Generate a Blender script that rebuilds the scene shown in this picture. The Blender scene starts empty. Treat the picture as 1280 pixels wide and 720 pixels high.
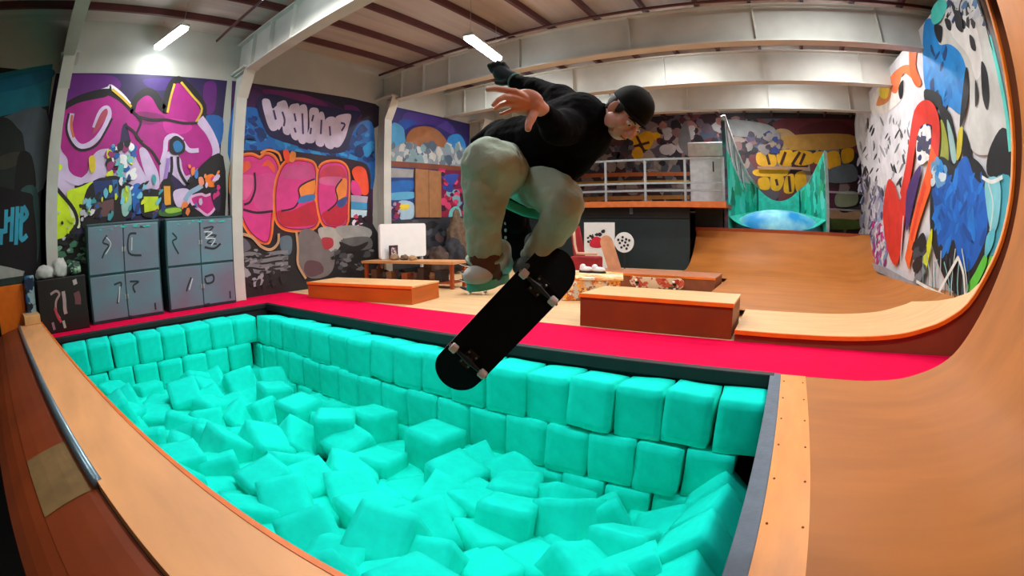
import bpy, bmesh, math, random
from mathutils import Vector, Matrix, Quaternion, Euler, noise
from mathutils.geometry import tessellate_polygon
random.seed(11)
SC = bpy.context.scene
COL = SC.collection
V = Vector

# ---------------------------------------------------------------- camera model (a fisheye lens, 1280x720 frame)
H = 1.2
F = 598.7
def _rz(a): return Matrix.Rotation(a, 3, 'Z')
CR = _rz(math.radians(32.85)) @ Matrix.Rotation(math.radians(82.85), 3, 'X') @ _rz(math.radians(-0.7))
CAM = V((0, 0, H))
def ray(px, py):
    x = px - 640; y = 360 - py; r = math.hypot(x, y) + 1e-9
    th = 2 * math.asin(r / 2 / F); s = math.sin(th) / r
    return CR @ V((x * s, y * s, -math.cos(th)))
def bp(px, py, d): return CAM + ray(px, py) * d
def onx(px, py, X):
    w = ray(px, py); return CAM + w * (X / w.x)
def ony(px, py, Y):
    w = ray(px, py); return CAM + w * (Y / w.y)
def onz(px, py, z):
    w = ray(px, py); return CAM + w * ((z - H) / w.z)
def img_frame(px, py):
    w = ray(px, py); up = V((0, 0, 1)); r = w.cross(up).normalized(); u = r.cross(w).normalized()
    return r, u, -w

cd = bpy.data.cameras.new('camera'); cam = bpy.data.objects.new('camera', cd); COL.objects.link(cam)
cd.type = 'PANO'; cd.panorama_type = 'FISHEYE_EQUISOLID'
cd.sensor_width = 36.0; cd.sensor_height = 20.25; cd.sensor_fit = 'HORIZONTAL'
cd.fisheye_lens = F * 36.0 / 1280.0; cd.fisheye_fov = math.pi
cd.clip_start = 0.02
cam.matrix_world = Matrix.Translation(CAM) @ CR.to_4x4()
SC.camera = cam

# ---------------------------------------------------------------- materials
def lin(c):
    out = []
    for v in c[:3]:
        v = v / 255.0
        out.append(v / 12.92 if v <= 0.04045 else ((v + 0.055) / 1.055) ** 2.4)
    return (*out, 1.0)
_mats = {}
def mat(name, c, rough=.6, metal=0, var=.12, scale=6, bump=0, bscale=40, c2=None, stretch=(1, 1, 1), spec=.5, detail=3, coat=0, sheen=0):
    key = name
    if key in _mats: return _mats[key]
    m = bpy.data.materials.new(name); m.use_nodes = True; _mats[key] = m
    nt = m.node_tree; b = nt.nodes['Principled BSDF']
    b.inputs['Roughness'].default_value = rough; b.inputs['Metallic'].default_value = metal
    b.inputs['Specular IOR Level'].default_value = spec
    b.inputs['Coat Weight'].default_value = coat
    b.inputs['Sheen Weight'].default_value = sheen
    A = lin(c)
    if c2 is None:
        f0, f1 = 1 - var, 1 + var
        B = [min(1, v * f1) for v in A[:3]] + [1]; A = [v * f0 for v in A[:3]] + [1]
    else: B = lin(c2)
    tc = nt.nodes.new('ShaderNodeTexCoord'); mp = nt.nodes.new('ShaderNodeMapping'); mp.inputs['Scale'].default_value = stretch
    nt.links.new(tc.outputs['Object'], mp.inputs['Vector'])
    n = nt.nodes.new('ShaderNodeTexNoise'); n.inputs['Scale'].default_value = scale; n.inputs['Detail'].default_value = detail
    nt.links.new(mp.outputs[0], n.inputs['Vector'])
    r = nt.nodes.new('ShaderNodeValToRGB'); r.color_ramp.elements[0].color = A; r.color_ramp.elements[1].color = B
    r.color_ramp.elements[0].position = .32; r.color_ramp.elements[1].position = .68
    nt.links.new(n.outputs['Fac'], r.inputs['Fac']); nt.links.new(r.outputs[0], b.inputs['Base Color'])
    if bump:
        n2 = nt.nodes.new('ShaderNodeTexNoise'); n2.inputs['Scale'].default_value = bscale; n2.inputs['Detail'].default_value = 4
        nt.links.new(mp.outputs[0], n2.inputs['Vector'])
        bu = nt.nodes.new('ShaderNodeBump'); bu.inputs['Strength'].default_value = bump; bu.inputs['Distance'].default_value = .02
        nt.links.new(n2.outputs['Fac'], bu.inputs['Height']); nt.links.new(bu.outputs[0], b.inputs['Normal'])
    return m
def paint(c, rough=.55):
    return mat('paint_%d_%d_%d' % tuple(int(v) for v in c), c, rough=rough, var=.14, scale=3.0, detail=6)
def vor(name, cols, scale=6, stretch=(1, 1, 1), rough=.6):
    """collage of painted patches: cell colours picked from a list"""
    if name in _mats: return _mats[name]
    m = bpy.data.materials.new(name); m.use_nodes = True; _mats[name] = m
    nt = m.node_tree; b = nt.nodes['Principled BSDF']; b.inputs['Roughness'].default_value = rough
    tc = nt.nodes.new('ShaderNodeTexCoord'); mp = nt.nodes.new('ShaderNodeMapping'); mp.inputs['Scale'].default_value = stretch
    nt.links.new(tc.outputs['Object'], mp.inputs['Vector'])
    n = nt.nodes.new('ShaderNodeTexNoise'); n.inputs['Scale'].default_value = scale * 1.3; n.inputs['Detail'].default_value = 5
    nt.links.new(mp.outputs[0], n.inputs['Vector'])
    mx = nt.nodes.new('ShaderNodeMix'); mx.data_type = 'VECTOR'; mx.inputs['Factor'].default_value = .22
    nt.links.new(mp.outputs[0], mx.inputs[4]); nt.links.new(n.outputs['Color'], mx.inputs[5])
    v = nt.nodes.new('ShaderNodeTexVoronoi'); v.inputs['Scale'].default_value = scale; nt.links.new(mx.outputs[1], v.inputs['Vector'])
    sp = nt.nodes.new('ShaderNodeSeparateColor'); nt.links.new(v.outputs['Color'], sp.inputs[0])
    r = nt.nodes.new('ShaderNodeValToRGB'); r.color_ramp.interpolation = 'CONSTANT'
    e = r.color_ramp.elements
    while len(e) < len(cols): e.new(.5)
    for i, c in enumerate(cols): e[i].position = i / len(cols); e[i].color = lin(c)
    nt.links.new(sp.outputs[0], r.inputs['Fac']); nt.links.new(r.outputs[0], b.inputs['Base Color'])
    return m
def emis(name, c, s):
    m = bpy.data.materials.new(name); m.use_nodes = True; b = m.node_tree.nodes['Principled BSDF']
    b.inputs['Base Color'].default_value = (1, 1, 1, 1)
    b.inputs['Emission Color'].default_value = lin(c); b.inputs['Emission Strength'].default_value = s; return m

# ---------------------------------------------------------------- mesh helpers
class MB:
    def __init__(s): s.v = []; s.f = []; s.mi = []; s.mats = []
    def m(s, mt):
        if mt not in s.mats: s.mats.append(mt)
        return s.mats.index(mt)
    def add(s, vs, fs, mt=None, M=None):
        o = len(s.v); i = s.m(mt) if mt else 0
        for p in vs:
            p = V(p); s.v.append(M @ p if M is not None else p)
        for f in fs: s.f.append([o + k for k in f]); s.mi.append(i)
        return s
    def box(s, a, b, mt=None, M=None):
        x0, y0, z0 = a; x1, y1, z1 = b
        vs = [(x, y, z) for x in (x0, x1) for y in (y0, y1) for z in (z0, z1)]
        return s.add(vs, [(0, 1, 3, 2), (4, 6, 7, 5), (0, 4, 5, 1), (2, 3, 7, 6), (0, 2, 6, 4), (1, 5, 7, 3)], mt, M)
    def prism(s, pts, dv, mt=None):
        """closed polygon (3-D points) extruded by vector dv"""
        pts = [V(p) for p in pts]; n = len(pts); dv = V(dv)
        vs = pts + [p + dv for p in pts]
        tri = tessellate_polygon([pts])
        fs = [tuple(t) for t in tri] + [tuple(n + k for k in reversed(t)) for t in tri]
        fs += [(k, (k + 1) % n, n + (k + 1) % n, n + k) for k in range(n)]
        return s.add(vs, fs, mt)
    def tube(s, pts, r, mt=None, n=10, caps=True):
        pts = [V(p) for p in pts]; vs = []; fs = []
        rs = r if isinstance(r, (list, tuple)) else [r] * len(pts)
        up = None
        for i, p in enumerate(pts):
            d = (pts[min(i + 1, len(pts) - 1)] - pts[max(i - 1, 0)]).normalized()
            if up is None: up = V((0, 0, 1)) if abs(d.z) < .9 else V((1, 0, 0))
            a = d.cross(up).normalized(); b = a.cross(d).normalized(); up = b
            for k in range(n):
                t = 2 * math.pi * k / n; vs.append(p + (a * math.cos(t) + b * math.sin(t)) * rs[i])
        for i in range(len(pts) - 1):
            for k in range(n): fs.append((i * n + k, i * n + (k + 1) % n, (i + 1) * n + (k + 1) % n, (i + 1) * n + k))
        if caps: fs.append(tuple(range(n))[::-1]); fs.append(tuple(range((len(pts) - 1) * n, len(pts) * n)))
        return s.add(vs, fs, mt)
    def cap(s, p0, r0, p1, r1, mt=None, n=18, k=6):
        """tapered capsule"""
        p0 = V(p0); p1 = V(p1); d = (p1 - p0); L = d.length; d = d.normalized() if L > 1e-6 else V((0, 0, 1))
        u = V((0, 0, 1)) if abs(d.z) < .9 else V((1, 0, 0)); a = d.cross(u).normalized(); b = a.cross(d)
        prof = [(-r0 * math.cos(t), r0 * math.sin(t)) for t in [math.pi / 2 * i / k for i in range(1, k + 1)]]
        prof += [(L + r1 * math.sin(t), r1 * math.cos(t)) for t in [math.pi / 2 * i / k for i in range(0, k)]]
        vs = [p0 - d * r0]; fs = []
        for (h, r) in prof:
            for j in range(n):
                t = 2 * math.pi * j / n; vs.append(p0 + d * h + (a * math.cos(t) + b * math.sin(t)) * r)
        vs.append(p1 + d * r1); e = len(vs) - 1
        for j in range(n): fs.append((0, 1 + (j + 1) % n, 1 + j))
        for i in range(len(prof) - 1):
            for j in range(n):
                o = 1 + i * n; fs.append((o + j, o + (j + 1) % n, o + n + (j + 1) % n, o + n + j))
        o = 1 + (len(prof) - 1) * n
        for j in range(n): fs.append((o + j, o + (j + 1) % n, e))
        return s.add(vs, fs, mt)
    def ell(s, c, axes, mt=None, n=20, k=12):
        """ellipsoid: axes = three vectors"""
        a, b, w = [V(x) for x in axes]; c = V(c); vs = [c + w]; fs = []
        for i in range(1, k):
            t = math.pi * i / k
            for j in range(n):
                q = 2 * math.pi * j / n; vs.append(c + w * math.cos(t) + (a * math.cos(q) + b * math.sin(q)) * math.sin(t))
        vs.append(c - w); e = len(vs) - 1
        for j in range(n): fs.append((0, 1 + j, 1 + (j + 1) % n))
        for i in range(k - 2):
            for j in range(n):
                o = 1 + i * n; fs.append((o + j, o + n + j, o + n + (j + 1) % n, o + (j + 1) % n))
        o = 1 + (k - 2) * n
        for j in range(n): fs.append((o + j, e, o + (j + 1) % n))
        return s.add(vs, fs, mt)
    def build(s, name, mt=None, parent=None, smooth=False, bevel=0, seg=2, loc=None):
        me = bpy.data.meshes.new(name)
        vs = s.v if loc is None else [p - V(loc) for p in s.v]
        me.from_pydata([tuple(p) for p in vs], [], s.f)
        for m_ in (s.mats or [mt]): me.materials.append(m_)
        if s.mats: me.polygons.foreach_set('material_index', s.mi)
        bm = bmesh.new(); bm.from_mesh(me); bmesh.ops.recalc_face_normals(bm, faces=bm.faces); bm.to_mesh(me); bm.free()
        if smooth: me.polygons.foreach_set('use_smooth', [True] * len(me.polygons))
        o = bpy.data.objects.new(name, me); COL.objects.link(o)
        if loc is not None: o.location = loc
        if parent is not None:
            o.parent = parent
            if parent.type == 'EMPTY' or True:
                w = o.matrix_basis.copy(); P = parent_world(parent); o.matrix_parent_inverse = P.inverted()
        if bevel:
            b = o.modifiers.new('bevel', 'BEVEL'); b.width = bevel; b.segments = seg; b.limit_method = 'ANGLE'; b.angle_limit = .6
            b.harden_normals = False
        return o
def parent_world(o):
    M = Matrix.LocRotScale(o.location, o.rotation_euler.to_quaternion() if o.rotation_mode != 'QUATERNION' else o.rotation_quaternion, o.scale)
    if o.parent is not None: return parent_world(o.parent) @ o.matrix_parent_inverse @ M
    return M
def tag(o, label=None, cat=None, group=None, kind=None):
    if label: o['label'] = label
    if cat: o['category'] = cat
    if group: o['group'] = group
    if kind: o['kind'] = kind
    return o
def empty(name, loc=(0, 0, 0), label=None, cat=None, group=None):
    o = bpy.data.objects.new(name, None); COL.objects.link(o); o.location = loc; o.empty_display_size = .1
    return tag(o, label, cat, group)
def struct(o, label=None, cat=None):
    o['kind'] = 'structure'
    return tag(o, label, cat)
def spline(pts, closed=True, n=4):
    out = []; N = len(pts)
    rng = range(N) if closed else range(N - 1)
    for i in rng:
        g = (lambda k: pts[k % N]) if closed else (lambda k: pts[max(0, min(N - 1, k))])
        p0, p1, p2, p3 = g(i - 1), g(i), g(i + 1), g(i + 2)
        for j in range(n):
            t = j / n
            out.append(tuple(.5 * (2 * b + (c - a) * t + (2 * a - 5 * b + 4 * c - d) * t * t + (3 * b - a - 3 * c + d) * t ** 3) for a, b, c, d in zip(p0, p1, p2, p3)))
    if not closed: out.append(tuple(pts[-1]))
    return out
class Mural:
    """paint layers on one flat wall; every layer lies on the wall's own plane, in the wall's own coordinates"""
    def __init__(s, fn, nrm, lift=.004): s.fn = fn; s.n = V(nrm).normalized(); s.k = lift; s.mb = MB(); s.lv = None; s.e1 = s.n.cross(V((0, 0, 1))).normalized()
    def poly(s, col, pts, sm=True, mt=None):
        q = spline(pts) if sm else pts
        P = [s.fn(*p) for p in q]; s.k += .0007 if s.lv is None else 0
        P2 = [V((p.dot(s.e1), p.z, 0)) for p in P]
        tri = tessellate_polygon([P2])
        s.mb.add([p + s.n * s.k for p in P], [tuple(t) for t in tri], mt or paint(col)); return s
    def stroke(s, col, w, pts, closed=False, mt=None, sm=True, taper=False):
        q = spline(pts, closed) if sm else list(pts)
        if closed: q = q + [q[0]]
        P = [s.fn(*p) for p in q]; s.k += .0007; vs = []; fs = []
        for i, p in enumerate(P):
            d = P[min(i + 1, len(P) - 1)] - P[max(i - 1, 0)]; a = s.n.cross(d)
            a = a.normalized() if a.length > 1e-9 else V((0, 0, 1))
            ww = w * (1 if not taper else .35 + .65 * math.sin(math.pi * (i + .5) / len(P)))
            vs += [p + a * ww / 2 + s.n * s.k, p - a * ww / 2 + s.n * s.k]
        for i in range(len(P) - 1): fs.append((2 * i, 2 * i + 1, 2 * i + 3, 2 * i + 2))
        s.mb.add(vs, fs, mt or paint(col)); return s
    def scatter(s, box, cols, n, size, aspect=1, ang=0, seed=1, clip=None):
        rnd = random.Random(seed)
        x0, y0, x1, y1 = box; k0 = s.k; s.lv = 1
        for i in range(n):
            cx = rnd.uniform(x0, x1); cy = rnd.uniform(y0, y1)
            if clip and not clip(cx, cy): continue
            r = size * rnd.uniform(.5, 1.3); a0 = ang + rnd.uniform(-.5, .5); k = rnd.randint(5, 7); pts = []
            for j in range(k):
                t = 2 * math.pi * j / k; rr = r * rnd.uniform(.6, 1.2); X = math.cos(t) * rr; Y = math.sin(t) * rr * aspect
                pts.append((cx + X * math.cos(a0) - Y * math.sin(a0), cy + X * math.sin(a0) + Y * math.cos(a0)))
            s.k = k0 + .0003 + (i % 16) * .00025; s.poly(rnd.choice(cols), pts, sm=rnd.random() < .5)
        s.lv = None; s.k = k0 + .0045
        return s
    def build(s, name, parent=None): return s.mb.build(name, None, parent)

M_white = mat('painted_white_steel', (196, 196, 188), rough=.55, var=.07, scale=2)
M_wallw = mat('offwhite_wall', (178, 178, 170), rough=.8, var=.07, scale=1.2, detail=5)
M_ceil = mat('ceiling_panel', (178, 166, 158), rough=.7, var=.10, scale=1.0, stretch=(6, .4, 1))
M_dkred = mat('red_oxide_steel', (84, 40, 40), rough=.5)
M_black = mat('black_vinyl', (18, 22, 24), rough=.6)
M_mat = mat('crimson_carpet', (226, 2, 68), rough=.95, var=.08, scale=3, bump=.15, bscale=220, spec=.1)
M_floor = mat('birch_floor', (214, 176, 128), rough=.5, var=.10, scale=2, stretch=(.6, 4, 1), bump=0)
M_ply = mat('ramp_plywood', (176, 108, 48), rough=.5, spec=.25, var=.13, scale=1.6, stretch=(.5, 2.2, 1), detail=6)
M_ply2 = mat('ramp_plywood_light', (232, 148, 62), rough=.4, var=.08, scale=4, stretch=(3, .6, 1))
M_tan = mat('tan_birch_top', (226, 178, 122), rough=.45, var=.09, scale=3, stretch=(.6, 4, 1), detail=5)
M_side = mat('stained_side', (150, 62, 14), rough=.5, var=.14, scale=3, stretch=(.5, .5, 3))
M_side2 = mat('brown_ramp_side', (132, 70, 40), rough=.5, var=.12, scale=2)
M_orange = mat('orange_edge', (236, 116, 20), rough=.45, var=.08)
M_foam = mat('turquoise_foam', (8, 232, 214), rough=.95, var=.05, scale=5, bump=.12, bscale=160, spec=.15)
M_grey = mat('grey_vinyl_strip', (92, 106, 122), rough=.6, var=.12, scale=8, bump=.2, bscale=30)
M_steel = mat('galvanised_steel', (170, 176, 178), rough=.35, metal=.6, var=.1)
M_coping = mat('coping_steel', (120, 146, 160), rough=.32, metal=.55, var=.15, scale=5)
M_dkwall = mat('dark_green_wall', (14, 34, 38), rough=.6, var=.1)
M_darkfloor = mat('dark_concrete', (24, 22, 22), rough=.9)
CUBES = [
('c',(-6.821,0.687,-1.464),(0.138,-0.693,-0.227,-0.67),(0.486,0.486,0.472)),
('c',(-6.213,0.354,-1.437),(0.526,0.473,0.46,-0.537),(0.446,0.446,0.457)),
('c',(-5.829,0.356,-1.435),(0.705,-0.055,-0.706,0.038),(0.45,0.45,0.452)),
('c',(-5.136,0.549,-1.459),(0.196,-0.68,-0.283,-0.648),(0.455,0.455,0.468)),
('c',(-7.02,1.169,-1.536),(0.998,-0.065,-0,-0.005),(0.479,0.479,0.464)),
('c',(-5.924,1.108,-1.517),(0.526,0.461,0.537,0.471),(0.49,0.49,0.496)),
('c',(-5.412,0.844,-1.49),(0.062,0.948,0.311,-0.02),(0.461,0.461,0.471)),
('c',(-4.787,0.854,-1.502),(0.057,0.705,0.035,0.706),(0.447,0.447,0.434)),
('c',(-4.2,0.882,-1.491),(0.029,0.441,0.895,-0.059),(0.49,0.49,0.481)),
('c',(-3.517,1.026,-1.515),(0.124,0.108,-0.742,-0.65),(0.47,0.47,0.479)),
('c',(-3.043,1.006,-1.512),(0.43,0.561,-0.353,0.613),(0.471,0.471,0.475)),
('c',(-2.552,0.941,-1.51),(0.073,0.703,-0.019,-0.707),(0.455,0.455,0.436)),
('c',(-1.893,1.08,-1.531),(0.324,-0.629,-0.403,-0.581),(0.448,0.448,0.441)),
('c',(-1.43,0.893,-1.511),(0.056,0.858,-0.509,0.033),(0.447,0.447,0.438)),
('c',(-0.384,0.89,-1.495),(0.706,-0.046,0.046,0.706),(0.471,0.471,0.476)),
('c',(-6.985,1.581,-1.58),(0.529,0.464,-0.534,-0.468),(0.489,0.489,0.475)),
('c',(-6.439,1.68,-1.609),(0.071,0.704,-0.022,-0.707),(0.453,0.453,0.44)),
('c',(-5.959,1.505,-1.588),(0.461,-0.536,0.527,0.472),(0.447,0.447,0.455)),
('c',(-5.444,1.483,-1.579),(0.363,-0.607,0.439,0.554),(0.462,0.462,0.46)),
('c',(-5.018,1.555,-1.592),(0.33,-0.376,-0.571,0.651),(0.453,0.453,0.464)),
('c',(-4.065,1.542,-1.582),(0.013,0.2,-0.978,0.064),(0.466,0.466,0.471)),
('c',(-3.642,1.551,-1.602),(0.179,-0.012,-0.064,-0.982),(0.449,0.449,0.429)),
('c',(-3.023,1.645,-1.59),(0.551,-0.628,0.362,-0.413),(0.486,0.486,0.472)),
('c',(-2.461,1.367,-1.566),(0.543,0.453,0.479,-0.52),(0.456,0.456,0.469)),
('c',(-1.89,1.632,-1.603),(0.41,0.36,-0.63,-0.552),(0.451,0.451,0.43)),
('c',(-1.329,1.542,-1.59),(0.42,0.368,0.624,0.547),(0.454,0.454,0.456)),
('c',(-0.685,1.658,-1.609),(0.152,-0.691,-0.241,-0.665),(0.445,0.445,0.429)),
('c',(-7.082,0.027,-1.3),(0.381,0.6,-0.589,0.386),(0.489,0.489,0.471)),
('c',(-6.393,0.852,-1.492),(0.151,0.691,0.06,-0.705),(0.469,0.469,0.457)),
('c',(-6.092,0.176,-1.024),(0.007,-0.005,-0.006,1),(0.468,0.468,0.461)),
('c',(-5.429,0.16,-1.143),(0.048,-0.439,-0.011,-0.897),(0.49,0.49,0.496)),
('c',(-7.02,1.057,-1.114),(0.69,-0.677,-0.184,0.179),(0.463,0.463,0.449)),
('c',(-6.357,1.288,-1.558),(0.503,-0.574,0.426,-0.486),(0.451,0.451,0.449)),
('c',(-5.882,0.776,-1.118),(0.566,0.824,0.019,0.019),(0.485,0.485,0.466)),
('c',(-5.412,0.604,-1.046),(0.046,-0.015,-0.048,-0.998),(0.489,0.489,0.491)),
('c',(-4.697,0.754,-1.084),(0.463,-0.543,0.468,-0.522),(0.486,0.486,0.487)),
('c',(-3.943,1.114,-1.12),(0.714,-0.043,-0.696,0.063),(0.459,0.459,0.455)),
('c',(-3.517,1.075,-1.122),(0.697,-0.118,-0.706,-0.026),(0.457,0.457,0.437)),
('c',(-2.905,1.216,-1.131),(0.743,0.651,-0.117,-0.103),(0.475,0.475,0.47)),
('c',(-2.556,0.952,-1.122),(0.056,0.857,0.511,-0.034),(0.451,0.451,0.448)),
('c',(-2.124,0.62,-1.457),(0.706,-0.032,-0.704,0.061),(0.481,0.481,0.461)),
('c',(-1.027,1.175,-1.533),(0.66,0.579,-0.36,-0.315),(0.474,0.474,0.455)),
('c',(-7.067,1.679,-1.182),(0.5,0.439,0.561,0.492),(0.464,0.464,0.443)),
('c',(-6.609,1.912,-1.226),(0.365,0.276,-0.654,-0.603),(0.459,0.459,0.465)),
('c',(-5.911,1.953,-1.262),(0.002,0.039,0.998,-0.058),(0.455,0.455,0.443)),
('c',(-5.477,1.749,-1.222),(0.065,0.99,0.125,-0.008),(0.466,0.466,0.447)),
('c',(-4.535,1.754,-1.393),(0.835,-0.224,-0.493,0.1),(0.465,0.465,0.478)),
('c',(-4.042,1.663,-1.196),(0.489,0.428,-0.571,-0.501),(0.462,0.462,0.451)),
('c',(-3.562,1.58,-1.205),(0.868,-0.058,-0.031,-0.493),(0.489,0.489,0.5)),
('c',(-3.014,1.801,-1.204),(0.495,-0.505,-0.556,-0.436),(0.457,0.457,0.456)),
('c',(-2.533,1.508,-1.194),(0.631,-0.719,-0.192,0.219),(0.449,0.449,0.433)),
('c',(-2.184,2.057,-1.281),(0.58,0.357,-0.577,0.451),(0.452,0.452,0.451)),
('c',(-1.571,2.034,-1.237),(0.794,-0.052,0.04,0.604),(0.45,0.45,0.449)),
('c',(-7.059,2.153,-1.285),(0.439,-0.475,-0.573,-0.504),(0.475,0.475,0.452)),
('c',(-6.36,2.245,-1.268),(0.653,0.573,0.372,0.327),(0.464,0.464,0.454)),
('c',(-5.859,2.35,-1.295),(0.707,-0.014,0.704,-0.07),(0.482,0.482,0.458)),
('c',(-5.404,2.259,-1.281),(0.435,-0.582,0.506,0.465),(0.47,0.47,0.454)),
('c',(-5.012,2.324,-1.266),(0.547,0.501,-0.516,-0.427),(0.475,0.475,0.46)),
('c',(-3.589,2.072,-1.256),(0.71,-0.076,-0.7,0.017),(0.465,0.465,0.452)),
('c',(-2.983,2.275,-1.276),(0.741,0.65,-0.128,-0.112),(0.48,0.48,0.473)),
('c',(-2.592,2.148,-1.262),(0.55,-0.445,0.603,0.369),(0.482,0.482,0.49)),
('c',(-1.869,2.4,-1.278),(0.706,0.302,-0.468,0.437),(0.446,0.446,0.43)),
('c',(-1.34,2.366,-1.281),(0.705,0.049,0.693,-0.141),(0.449,0.449,0.442)),
('c',(-0.64,2.414,-1.29),(0.988,-0.065,-0.009,-0.142),(0.489,0.489,0.473)),
('c',(-7.001,2.63,-1.341),(0.223,0.178,0.719,0.633),(0.466,0.466,0.475)),
('c',(-6.21,2.795,-1.35),(0.15,0.691,0.059,-0.705),(0.482,0.482,0.483)),
('c',(-5.757,2.766,-1.359),(0.457,-0.524,-0.472,0.542),(0.46,0.46,0.465)),
('c',(-5.316,2.724,-1.327),(0.502,0.44,0.56,0.491),(0.449,0.449,0.432)),
('c',(-4.705,2.895,-1.371),(0.473,-0.526,-0.537,-0.46),(0.45,0.45,0.461)),
('c',(-4.155,2.846,-1.371),(0.507,0.445,0.554,0.487),(0.452,0.452,0.451)),
('c',(-3.684,2.807,-1.345),(0.767,-0.105,0.013,0.633),(0.488,0.488,0.47)),
('c',(-3.196,2.823,-1.358),(0.126,-0.696,0.215,0.673),(0.458,0.458,0.455)),
('c',(-2.188,2.839,-1.344),(0.013,-0.738,-0.111,-0.666),(0.479,0.479,0.488)),
('c',(-1.671,2.725,-1.412),(0.226,-0.066,-0.547,0.803),(0.469,0.469,0.48)),
('c',(-1.191,2.732,-1.326),(0.524,-0.474,0.582,0.402),(0.465,0.465,0.459)),
('c',(-0.763,2.865,-1.351),(0.707,-0.001,-0.701,0.091),(0.449,0.449,0.437)),
('c',(-6.898,3.256,-1.41),(0.455,-0.519,-0.477,0.544),(0.461,0.461,0.455)),
('c',(-6.197,3.251,-1.388),(0.709,-0.034,-0.702,0.047),(0.466,0.466,0.451)),
('c',(-5.768,3.266,-1.398),(0.717,-0.047,0.045,0.694),(0.461,0.461,0.459)),
('c',(-5.191,3.247,-1.411),(0.724,-0.037,-0.687,0.052),(0.465,0.465,0.474)),
('c',(-4.785,3.274,-1.408),(0.537,0.461,0.473,-0.525),(0.453,0.453,0.432)),
('c',(-4.05,3.244,-1.425),(0.049,0.706,-0.705,0.048),(0.448,0.448,0.45)),
('c',(-3.614,3.22,-1.38),(0.51,-0.581,-0.418,0.477),(0.477,0.477,0.485)),
('c',(-3.02,3.255,-1.426),(0.013,0.709,-0.042,-0.704),(0.46,0.46,0.469)),
('c',(-2.437,3.249,-1.412),(0.524,0.475,0.457,-0.539),(0.463,0.463,0.445)),
('c',(-1.847,3.245,-1.402),(0.657,-0.749,0.052,-0.06),(0.453,0.453,0.445)),
('c',(-1.319,3.233,-1.399),(0.539,0.458,-0.477,0.521),(0.466,0.466,0.473)),
('c',(-0.775,3.254,-1.396),(0.564,0.429,0.495,-0.503),(0.468,0.468,0.456)),
('c',(-7.088,0.359,-1.053),(0.616,-0.377,-0.575,0.384),(0.447,0.447,0.443)),
('c',(-6.595,-0.001,-1.13),(0.587,0.325,0.343,0.658),(0.455,0.455,0.437)),
('c',(-5.659,0.122,-0.814),(0.226,-0.231,0.641,0.696),(0.453,0.453,0.436)),
('c',(-6.211,1.177,-1.077),(0.211,0.743,-0.145,0.618),(0.458,0.458,0.452)),
('c',(-5.892,0.57,-0.751),(0.7,0.121,-0.69,-0.137),(0.489,0.489,0.494)),
('c',(-5.473,1.014,-1.111),(0.003,0.047,-0.997,0.065),(0.474,0.474,0.462)),
('c',(-4.314,0.37,-1.44),(0.577,0.506,-0.482,-0.423),(0.445,0.445,0.43)),
('c',(-1.914,1.363,-1.178),(0.056,-0.704,-0.144,-0.693),(0.454,0.454,0.432)),
('c',(-1.453,1.118,-1.15),(0.915,-0.078,0.077,0.388),(0.452,0.452,0.432)),
('c',(-0.962,0.723,-1.481),(0.568,0.498,-0.492,-0.432),(0.455,0.455,0.449)),
('c',(-6.306,1.714,-0.891),(0.131,-0.225,-0.623,-0.738),(0.468,0.468,0.47)),
('c',(-5.906,1.546,-1.164),(0.467,-0.567,-0.432,0.524),(0.488,0.488,0.491)),
('c',(-4.992,1.919,-1.161),(0.177,0.08,0.632,-0.75),(0.48,0.48,0.476)),
('c',(-4.58,1.311,-1.293),(0.234,0.661,-0.272,-0.66),(0.465,0.465,0.454)),
('c',(-2.129,1.695,-0.889),(0.282,-0.715,0.093,-0.633),(0.468,0.468,0.446)),
('c',(-1.51,1.603,-1.207),(0.468,-0.534,0.464,-0.53),(0.454,0.454,0.442)),
('c',(-0.235,1.353,-1.324),(0.347,0.616,0.386,0.593),(0.487,0.487,0.472)),
('c',(-4.48,2.43,-1.155),(0.829,-0.35,-0.435,0.036),(0.487,0.487,0.501)),
('c',(-3.987,2.144,-1.263),(0.509,0.447,-0.553,-0.485),(0.469,0.469,0.481)),
('c',(-6.547,2.739,-0.985),(0.075,-0.884,-0,0.462),(0.484,0.484,0.462)),
('c',(-5.729,2.879,-0.983),(0.653,-0.75,0.066,-0.076),(0.446,0.446,0.43)),
('c',(-4.853,2.766,-0.958),(0.706,0.005,0.708,0.028),(0.454,0.454,0.453)),
('c',(-4.148,2.807,-0.963),(0.037,0.932,-0.359,0.019),(0.455,0.455,0.467)),
('c',(-2.798,2.652,-1.313),(0.742,0.656,-0.103,-0.09),(0.467,0.467,0.473)),
('c',(-6.555,3.279,-1.082),(0.319,0.615,0.68,0.241),(0.46,0.46,0.454)),
('c',(-4.065,3.281,-1.039),(0.049,0.71,-0.701,0.05),(0.451,0.451,0.456)),
('c',(-6.624,0.462,-1.057),(0.149,-0.782,0.11,-0.595),(0.491,0.491,0.471)),
('c',(-6.673,1.346,-1.124),(0.256,-0.27,0.703,-0.606),(0.487,0.487,0.473)),
('c',(-4.043,0.382,-1.044),(0.986,-0.067,0.069,0.137),(0.485,0.485,0.496)),
('c',(-2.271,0.612,-0.962),(0.55,0.72,-0.395,-0.152),(0.451,0.451,0.441)),
('c',(-1.942,0.971,-0.839),(0.485,-0.592,-0.095,-0.637),(0.484,0.484,0.467)),
('c',(-1.643,0.719,-1.105),(0.236,0.666,-0.148,0.692),(0.452,0.452,0.44)),
('c',(-1.101,0.739,-1.018),(0.325,0.326,0.573,-0.678),(0.448,0.448,0.453)),
('c',(-5.085,1.424,-1.037),(0.288,-0.846,0.192,0.406),(0.491,0.491,0.486)),
('c',(-4.428,1.965,-1.027),(0.953,-0.218,0.208,-0.019),(0.476,0.476,0.49)),
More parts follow.
